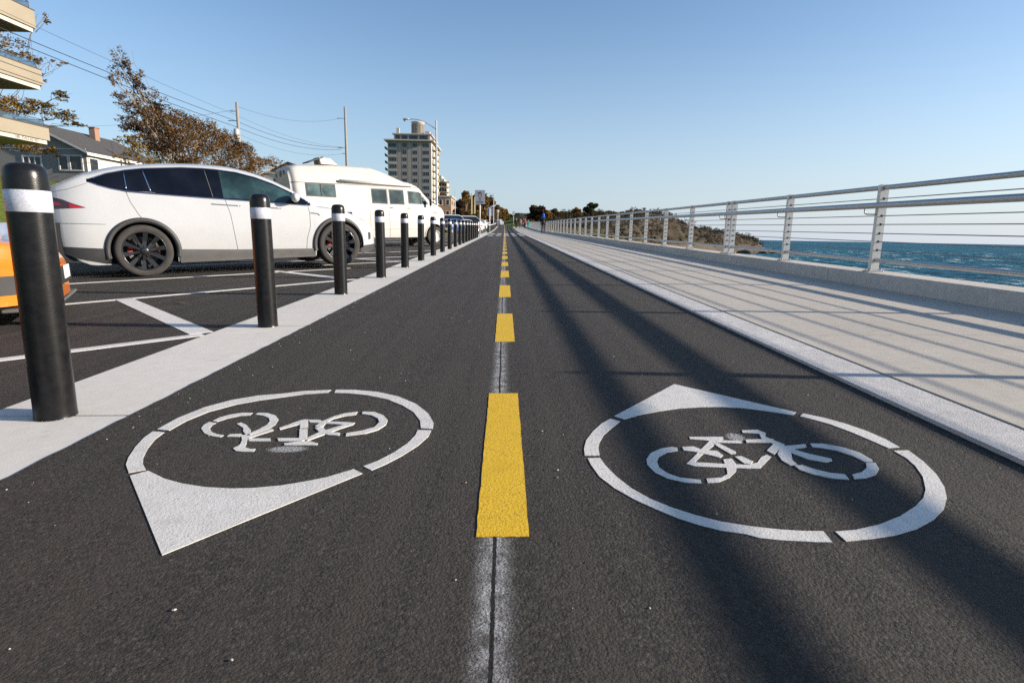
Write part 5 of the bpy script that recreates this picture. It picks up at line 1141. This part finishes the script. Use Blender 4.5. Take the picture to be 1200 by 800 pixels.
# shore rocks
rnd = random.Random(9)
for i, (a, D, s_) in enumerate(((24.4, 300, 3.2), (25.0, 304, 3.6), (25.5, 300, 2.6), (26.0, 306, 3.4), (26.5, 301, 2.4), (26.9, 305, 3.0), (27.5, 303, 2.2), (28.1, 306, 2.0), (21.5, 262, 2.5), (22.8, 280, 2.6), (20.3, 246, 2.0))):
    bm = bmesh.new(); bmesh.ops.create_icosphere(bm, subdivisions=3, radius=1)
    for v in bm.verts: v.co *= 1 + .35 * noise.noise(v.co * 1.7 + Vector((i * 3, 0, 0))) + .12 * noise.noise(v.co * 5)
    for v in bm.verts: v.co = Vector((v.co.x * s_ * 1.7, v.co.y * s_, v.co.z * s_ * .55))
    me = bpy.data.meshes.new('shore_rock'); bm.to_mesh(me); bm.free(); me.materials.append(M['rock'])
    o = bpy.data.objects.new('shore_rock', me); COL.objects.link(o); o.location = (math.sin(R(a)) * D, math.cos(R(a)) * D, SEA_Z + .25); o.rotation_euler.z = rnd.uniform(0, 3)
    tag(o, 'low dark wave washed rock off the tip of the headland' if i < 8 else 'dark rock at the foot of the headland slope', 'rock', 'rocks off the headland tip' if i < 8 else 'rocks at the headland foot')

# ------------------------------------------------------------------ poles, lamps, wires, signs
def street_lamp(label, x, y, ztop, arm, r0=.10, ztip=None, group=None):
    z0 = hz(x, y); H = ztop - z0; r = empty('street_lamp', x, y, z0); tag(r, label, 'street lamp', group)
    MB().lathe([(r0 * 1.9, 0), (r0 * 1.9, .25), (r0, .35), (r0 * .62, H), (.001, H + .05)], 14).build('pole', 'galv', r)
    p = [(0, 0, H - .75)] + [(-arm * (t_ / 8), 0, H - .75 + .75 * math.sin(t_ / 8 * math.pi / 2) + .12 * math.sin(t_ / 8 * math.pi)) for t_ in range(1, 9)]
    MB().tube(p, .035, 8).build('arm', 'galv', r)
    m = MB(); m.lathe([(.001, -.06), (.10, -.05), (.13, 0), (.09, .06), (.001, .07)], 14); m.v = [(x_ * 2.4 - arm - .2, y_, z_ + H + .02) for x_, y_, z_ in m.v]; ln = m.build('lamp_head', 'galv', r)
    MB().lathe([(.07, -.16), (.08, -.04), (.001, -.04)], 12, c=(-arm - .33, 0, H)).build('lamp_lens', 'soffit', ln)
street_lamp('tall galvanised street lamp in front of the concrete tower', -5.85, 50, 10.05, 2.3)
street_lamp('far street lamp with curved arm beyond the signs', -2.55, 130, 9.75, 1.3, .12)
street_lamp('farthest thin street lamp at the end of the bays', -2.6, 170, 9.6, 1.6, .12)
def upole(label, x, y, ztop, r_=.14, mat='wood', arms=()):
    z0 = hz(x, y); H = ztop - z0; r = empty('utility_pole', x, y, z0); tag(r, label, 'utility pole')
    MB().tube([(0, 0, -.3), (0, 0, H * .5), (0, 0, H)], [r_, r_ * .88, r_ * .72], 12).build('pole', mat, r)
    for z, a, b in arms: MB().tube([(a, 0, z - z0), (b, 0, z - z0)], .03, 6).build('cross_arm', 'wood', r)
    return r
p1 = upole('nearer utility pole with transformer can behind the windswept tree', -22.3, 50, 11.1, .15, 'wood', ((9.65, -.8, .1), (10.4, -.6, .1)))
MB().lathe([(.001, 7.6), (.20, 7.65), (.22, 8.4), (.12, 8.55), (.001, 8.6)], 14, c=(-.05, -.30, 0)).build('transformer', 'galv', p1)
p2 = upole('farther utility pole above the camper van roof', -17.7, 66, 14.2, .17, 'wood', ((13.0, -.9, .1), (9.9, -.9, .1), (9.3, -.5, .1)))
upole('taller of the two pale poles in front of the street trees', -6.15, 107, 8.1, .16, 'wood_pale'); upole('shorter of the two pale poles in front of the street trees', -5.65, 108, 7.6, .16, 'wood_pale')
r = empty('flag_pole', -7.7, 90, hz(-7.7, 90)); tag(r, 'thin grey pole in front of the peach building', 'pole'); MB().tube([(0, 0, 0), (0, 0, 6.0)], [.06, .04], 8).build('pole', 'galv', r)
def wire(label, a, b, sag, r_=.014):
    a, b = Vector(a), Vector(b); pts = [(a.lerp(b, i / 24) - Vector((0, 0, sag * 4 * (i / 24) * (1 - i / 24)))) - a for i in range(25)]
    o = MB().tube(pts, r_, 5).build('overhead_wire', 'wire', loc=a); tag(o, label, 'wire', 'overhead wires')
wire('upper thick wire from behind the balconies to the nearer pole', (-23.0, 12, 9.9), (-22.4, 50, 9.62), .35, .020); wire('lower thick wire from behind the balconies to the nearer pole', (-22.9, 12, 9.6), (-22.4, 50, 9.15), .35, .020)
wire('thin top wire from behind the balconies to the nearer pole', (-22.5, 12, 10.6), (-22.4, 50, 10.1), .3, .009)
wire('upper thick wire sagging between the two utility poles', (-22.4, 50, 9.62), (-18.2, 66, 9.95), .55, .018); wire('lower thick wire sagging between the two utility poles', (-22.4, 50, 9.15), (-18.2, 66, 9.75), .6, .018)
wire('top wire between the tips of the two utility poles', (-22.3, 50, 10.8), (-18.3, 66, 13.0), .7, .010); wire('thin middle wire between the two utility poles', (-22.4, 50, 10.1), (-18.2, 66, 9.98), .5, .009)
wire('faint wire crossing the sky left of the windswept tree', (-60, 75, 13.2), (-22.6, 50, 10.5), .7, .010)
wire('lowest slack wire between the utility poles', (-22.3, 50, 8.6), (-18.1, 66, 9.3), .75, .010)
def sign(name, label, x, y, hp, w_, h_, face, back=False, ink=False):
    r = empty(name, x, y, hz(x, y)); tag(r, label, 'sign'); MB().tube([(0, 0, 0), (0, 0, hp)], .038 if not back else .05, 10).build('post', 'white_metal', r)
    yy = -.045 if not back else .045
    m = MB().box(-w_ / 2, w_ / 2, yy - .004, yy + .004, hp - h_ + .05, hp + .05); pn = m.build('sign_panel', face, r, bevel=.003)
    if ink:
        zt = hp + .05; y_ = yy - .006; q = MB()
        for a in range(2): q.lathe([(.052, -.002), (.068, -.002), (.068, .002), (.052, .002)], 18, 'y', (-.075 + .15 * a, y_, zt - .20))
        q.tube([(-.075, y_, zt - .20), (-.02, y_, zt - .12), (.05, y_, zt - .12), (.075, y_, zt - .20)], .008, 4); q.tube([(-.02, y_, zt - .12), (.0, y_, zt - .20), (.05, y_, zt - .12)], .008, 4); q.tube([(.05, y_, zt - .12), (.045, y_, zt - .09), (.02, y_, zt - .09)], .007, 4)
        q.box(-w_ / 2 + .09, w_ / 2 - .09, y_ - .002, y_ + .002, zt - .80, zt - .77); q.box(-.05, .05, y_ - .002, y_ + .002, zt - .66, zt - .62); q.box(-.20, .20, y_ - .002, y_ + .002, zt - .75, zt - .73)
        q.build('cycle_pictogram', 'sign_ink', pn)
        q = MB(); o_ = [(-.15, zt - .32), (.15, zt - .32), (0, zt - .59)]; i_ = [(-.07, zt - .37), (.07, zt - .37), (0, zt - .495)]
        q.add([(a, y_, z) for a, z in o_ + i_], [(0, 3, 4, 1), (1, 4, 5, 2), (2, 5, 3, 0)]); q.build('yield_triangle', 'sign_red', pn)
        q = MB(); q.add([(a, y_ + .0005, z) for a, z in i_], [(0, 2, 1)]); q.build('triangle_centre', 'white_metal', pn)
    for z in (hp - .1, hp - h_ + .2): MB().lathe([(.001, 0), (.012, .0), (.012, .012), (.001, .012)], 8, 'y', (0, yy - .016, z)).build('bolt', 'galv', pn)
sign('path_sign', 'grey square path sign with bicycle and red yield triangle on white post', -1.66, 38.6, 2.98, .66, .90, 'sign_face', ink=True)
sign('path_sign', 'blank back of a smaller sign on white post beyond the tall sign', -1.72, 66, 2.62, .64, .86, 'sign_back', back=True)
sign('path_sign', 'small far white sign post at the end of the bollards', -1.35, 112, 3.3, .5, .5, 'white_metal', back=True)
sign('path_sign', 'tiny white sign panel above the group of pedestrians', 1.9, 128, 3.1, .6, .8, 'white_metal')
r = empty('meter_post', -4.7, 47, hz(-4.7, 47)); tag(r, 'small yellow post seen between bollards right of the camper van', 'post')
MB().box(-.14, .14, -.1, .1, 0, 1.0).build('cabinet', 'yellow_metal', r, bevel=.02); MB().box(-.16, .16, -.12, .12, 1.0, 1.12).build('cap', 'sign_ink', r, bevel=.02); MB().box(-.09, .09, -.106, -.101, .62, .86).build('screen', 'sign_ink', r)

# ------------------------------------------------------------------ people
def skinobj(name, mat, parent, V, E, RR, root=0, sub=2):
    me = bpy.data.meshes.new(name); me.from_pydata(V, E, []); me.update(); me.materials.append(M[mat])
    o = bpy.data.objects.new(name, me); COL.objects.link(o); o.parent = parent
    md = o.modifiers.new('skin', 'SKIN'); md.use_smooth_shade = True
    for i, r_ in enumerate(RR):
        r_ = r_ if isinstance(r_, tuple) else (r_, r_); me.skin_vertices[0].data[i].radius = r_; me.skin_vertices[0].data[i].use_root = i == root
    sb = o.modifiers.new('sub', 'SUBSURF'); sb.levels = sub; sb.render_levels = sub; return o
def person(label, x, y, head, top, legs, hair='hair_dark', hood=None, H=1.74, stride=.32, bag=None, group=None, shorts=False):
    r = empty('person', x, y, hz(x, y) + .022, (0, 0, head)); tag(r, label, 'person', group); k = H / 1.74; r.scale = (k, k, k); s = stride
    # x forward, y left
    V = [(0, 0, .93), (0, 0, 1.08), (.01, 0, 1.25), (.01, 0, 1.40), (.02, 0, 1.50), (.035, 0, 1.60), (.035, 0, 1.68),
         (.0, .09, .90), (s * .5, .10, .50), (s * .75, .10, .09), (s * .75 + .15, .11, .03), (0, -.09, .90), (-s * .25, -.10, .50), (-s * .95, -.10, .12), (-s * .95 + .13, -.11, .03),
         (0, .17, 1.41), (-.06, .22, 1.13), (.06, .22, .90), (.09, .21, .82), (0, -.17, 1.41), (.04, -.22, 1.13), (.20, -.21, .96), (.26, -.20, .90)]
    E = [(0, 1), (1, 2), (2, 3), (3, 4), (4, 5), (5, 6), (0, 7), (7, 8), (8, 9), (9, 10), (0, 11), (11, 12), (12, 13), (13, 14), (3, 15), (15, 16), (16, 17), (17, 18), (3, 19), (19, 20), (20, 21), (21, 22)]
    RR = [(.125, .10), (.125, .10), (.14, .11), (.13, .10), .055, (.085, .075), (.06, .055), .085, .058, .042, .035, .085, .058, .042, .035, .055, .042, .034, .036, .055, .042, .034, .036]
    skinobj('body', 'skin', r, V, E, RR)
    g_ = .016
    skinobj('jacket', top, r, V[:4] + V[15:18] + V[19:22] + [(0, 0, .84)], [(0, 1), (1, 2), (2, 3), (3, 4), (4, 5), (5, 6), (3, 7), (7, 8), (8, 9), (0, 10)], [(.16, .13), (.15, .125), (.165, .135), (.145, .12), .075, .062, .052, .075, .062, .052, (.16, .13)])
    skinobj('trousers', legs, r, [V[0]] + V[7:10] + V[11:14], [(0, 1), (1, 2), (2, 3), (0, 4), (4, 5), (5, 6)], [(.135, .12), .1, .075, .056, .1, .075, .056])
    for sg, (fx, fy, fz) in ((1, V[9]), (-1, V[13])):
        m = MB(); m.lathe([(.001, 0), (.055, .0), (.06, .03), (.045, .08), (.001, .1)], 12); m.v = [(a * 2.1 + fx + .06, b_ + fy, c - .0 + (fz - .09)) for a, b_, c in m.v]; m.build('shoe', 'cl_black', r)
    def ball(name, mat, c, rd, cut=-2):
        bm = bmesh.new(); bmesh.ops.create_uvsphere(bm, u_segments=16, v_segments=12, radius=1)
        me = bpy.data.meshes.new(name); bm.to_mesh(me); bm.free(); me.materials.append(M[mat]); me.polygons.foreach_set('use_smooth', [True] * len(me.polygons))
        for v in me.vertices: v.co = Vector((v.co.x * rd[0] + c[0], v.co.y * rd[1] + c[1], v.co.z * rd[2] + c[2]))
        o = bpy.data.objects.new(name, me); COL.objects.link(o); o.parent = r; return o
    if hood: ball('hood', hood, (.005, 0, 1.635), (.135, .125, .15)); skinobj('shoulder_cape', hood, r, [(0, .17, 1.43), (0, 0, 1.46), (0, -.17, 1.43)], [(0, 1), (1, 2)], [.08, .10, .08], 1)
    else: ball('hair', hair, (.008, 0, 1.66), (.105, .092, .10))
    for sg in (1, -1): ball('eye', 'cl_black', (.118, sg * .032, 1.635), (.008, .011, .008))
    ball('nose', 'skin', (.128, 0, 1.61), (.018, .012, .018))
    for (hx, hy, hz_) in (V[18], V[22]):
        m = MB()
        for q in range(5):
            m.tube([(hx, hy + (q - 2) * .012, hz_), (hx + .012 + .01 * (q == 0), hy + (q - 2) * .017, hz_ - .05), (hx + .03, hy + (q - 2) * .018, hz_ - (.06 if q == 0 else .085 + .01 * (2 - abs(q - 2))))], [.011, .009, .007], 6)
        m.build('fingers', 'skin', r)
    if bag: 
        m = MB().box(-.14, .14, -.34, -.24, .45, .75); m.build('shopping_bag', bag, r, bevel=.03)
    return r
person('person in a bright blue hood and black clothes walking away on the pavement', 3.62, 54.5, R(88), 'cl_black', 'cl_black', hood='cl_blue', H=1.78)
person('person in black, left of the small group far down the pavement', 2.0, 100, R(90), 'cl_black', 'cl_black', 'hair_fair', group='people far down the pavement')
person('person in tan clothes in the middle of the far group', 2.75, 101, R(95), 'cl_tan', 'cl_grey', 'hair_dark', group='people far down the pavement')
person('person in dark red jacket in the far group', 3.45, 100, R(265), 'cl_red', 'cl_black', 'hair_dark', group='people far down the pavement')
person('person in pale top with teal trousers right of the far group', 4.0, 98.5, R(90), 'cl_teal', 'cl_teal', 'hair_fair', H=1.45, group='people far down the pavement')
person('lone pale figure near the railing beyond the group', 4.0, 124, R(90), 'cl_grey', 'cl_white', 'hair_dark')

# small litter on the asphalt
rnd = random.Random(12)
spots = [(.145, 1.93, 'pebble'), (.17, 1.60, 'pebble'), (.165, 1.55, 'pebble'), (-.10, 1.52, 'pebble'), (-.62, .98, 'pebble'), (1.32, 2.35, 'pebble'), (1.12, 1.06, 'pebble'), (-1.2, 2.9, 'pebble'), (-1.33, 2.35, 'pebble'), (.55, 1.33, 'pebble'), (-.45, .85, 'pebble'), (.62, 3.1, 'pebble'), (.35, 3.6, 'pebble'), (-.9, 3.3, 'pebble'), (-3.10, 5.48, 'leaf_dead'), (3.75, 3.95, 'leaf_dead'), (3.9, 4.1, 'leaf_dead'), (3.6, 3.7, 'leaf_dead'), (-2.6, 6.3, 'pebble'), (-3.3, 8.7, 'pebble')]
for i, (x, y, mt) in enumerate(spots):
    bm = bmesh.new(); bmesh.ops.create_icosphere(bm, subdivisions=2, radius=1); sz = rnd.uniform(.002, .0035) if mt == 'pebble' else .03
    for v in bm.verts: v.co = Vector((v.co.x * sz * 1.3, v.co.y * sz, v.co.z * sz * (.6 if mt == 'pebble' else .12))) * (1 + .4 * noise.noise(v.co * 1.5 + Vector((i, 0, 0))))
    nm = 'pebble' if mt == 'pebble' else 'dead_leaf'; me = bpy.data.meshes.new(nm); bm.to_mesh(me); bm.free(); me.materials.append(M[mt])
    o = bpy.data.objects.new(nm, me); COL.objects.link(o); o.location = (x, y, hz(x, y) + (.003 if x < 2 else .022)); o.rotation_euler.z = rnd.uniform(0, 6)
    tag(o, 'tiny pale stone chip lying on the dark asphalt' if nm == 'pebble' else 'small curled brown leaf lying on the ground', 'stone' if nm == 'pebble' else 'leaf', 'stone chips on the asphalt' if nm == 'pebble' else 'fallen brown leaves')

rnd = random.Random(31); m = MB()
for i in range(240):
    e = rnd.random()
    if e < .4: x, y = -1.44 + abs(rnd.gauss(0, .10)), rnd.uniform(1.0, 9)
    elif e < .6: x, y = 1.58 - abs(rnd.gauss(0, .10)), rnd.uniform(1.0, 9)
    else: x, y = rnd.uniform(-1.4, 1.5), rnd.uniform(.7, 6)
    r_ = rnd.uniform(.0008, .0024) * (1 + y * .08); z = hz(x, y) + .001; a = rnd.uniform(0, 6)
    P = [(x + r_ * math.cos(a + k * 1.57) * rnd.uniform(.7, 1.5), y + r_ * math.sin(a + k * 1.57) * rnd.uniform(.7, 1.5), z) for k in range(4)] + [(x, y, z + r_ * rnd.uniform(.7, 1.4))]
    m.add(P, [(0, 1, 4), (1, 2, 4), (2, 3, 4), (3, 0, 4)])
tag(m.build('grit', 'pebble'), 'fine pale grit strewn over the asphalt and along its edges', 'grit', kind='stuff')
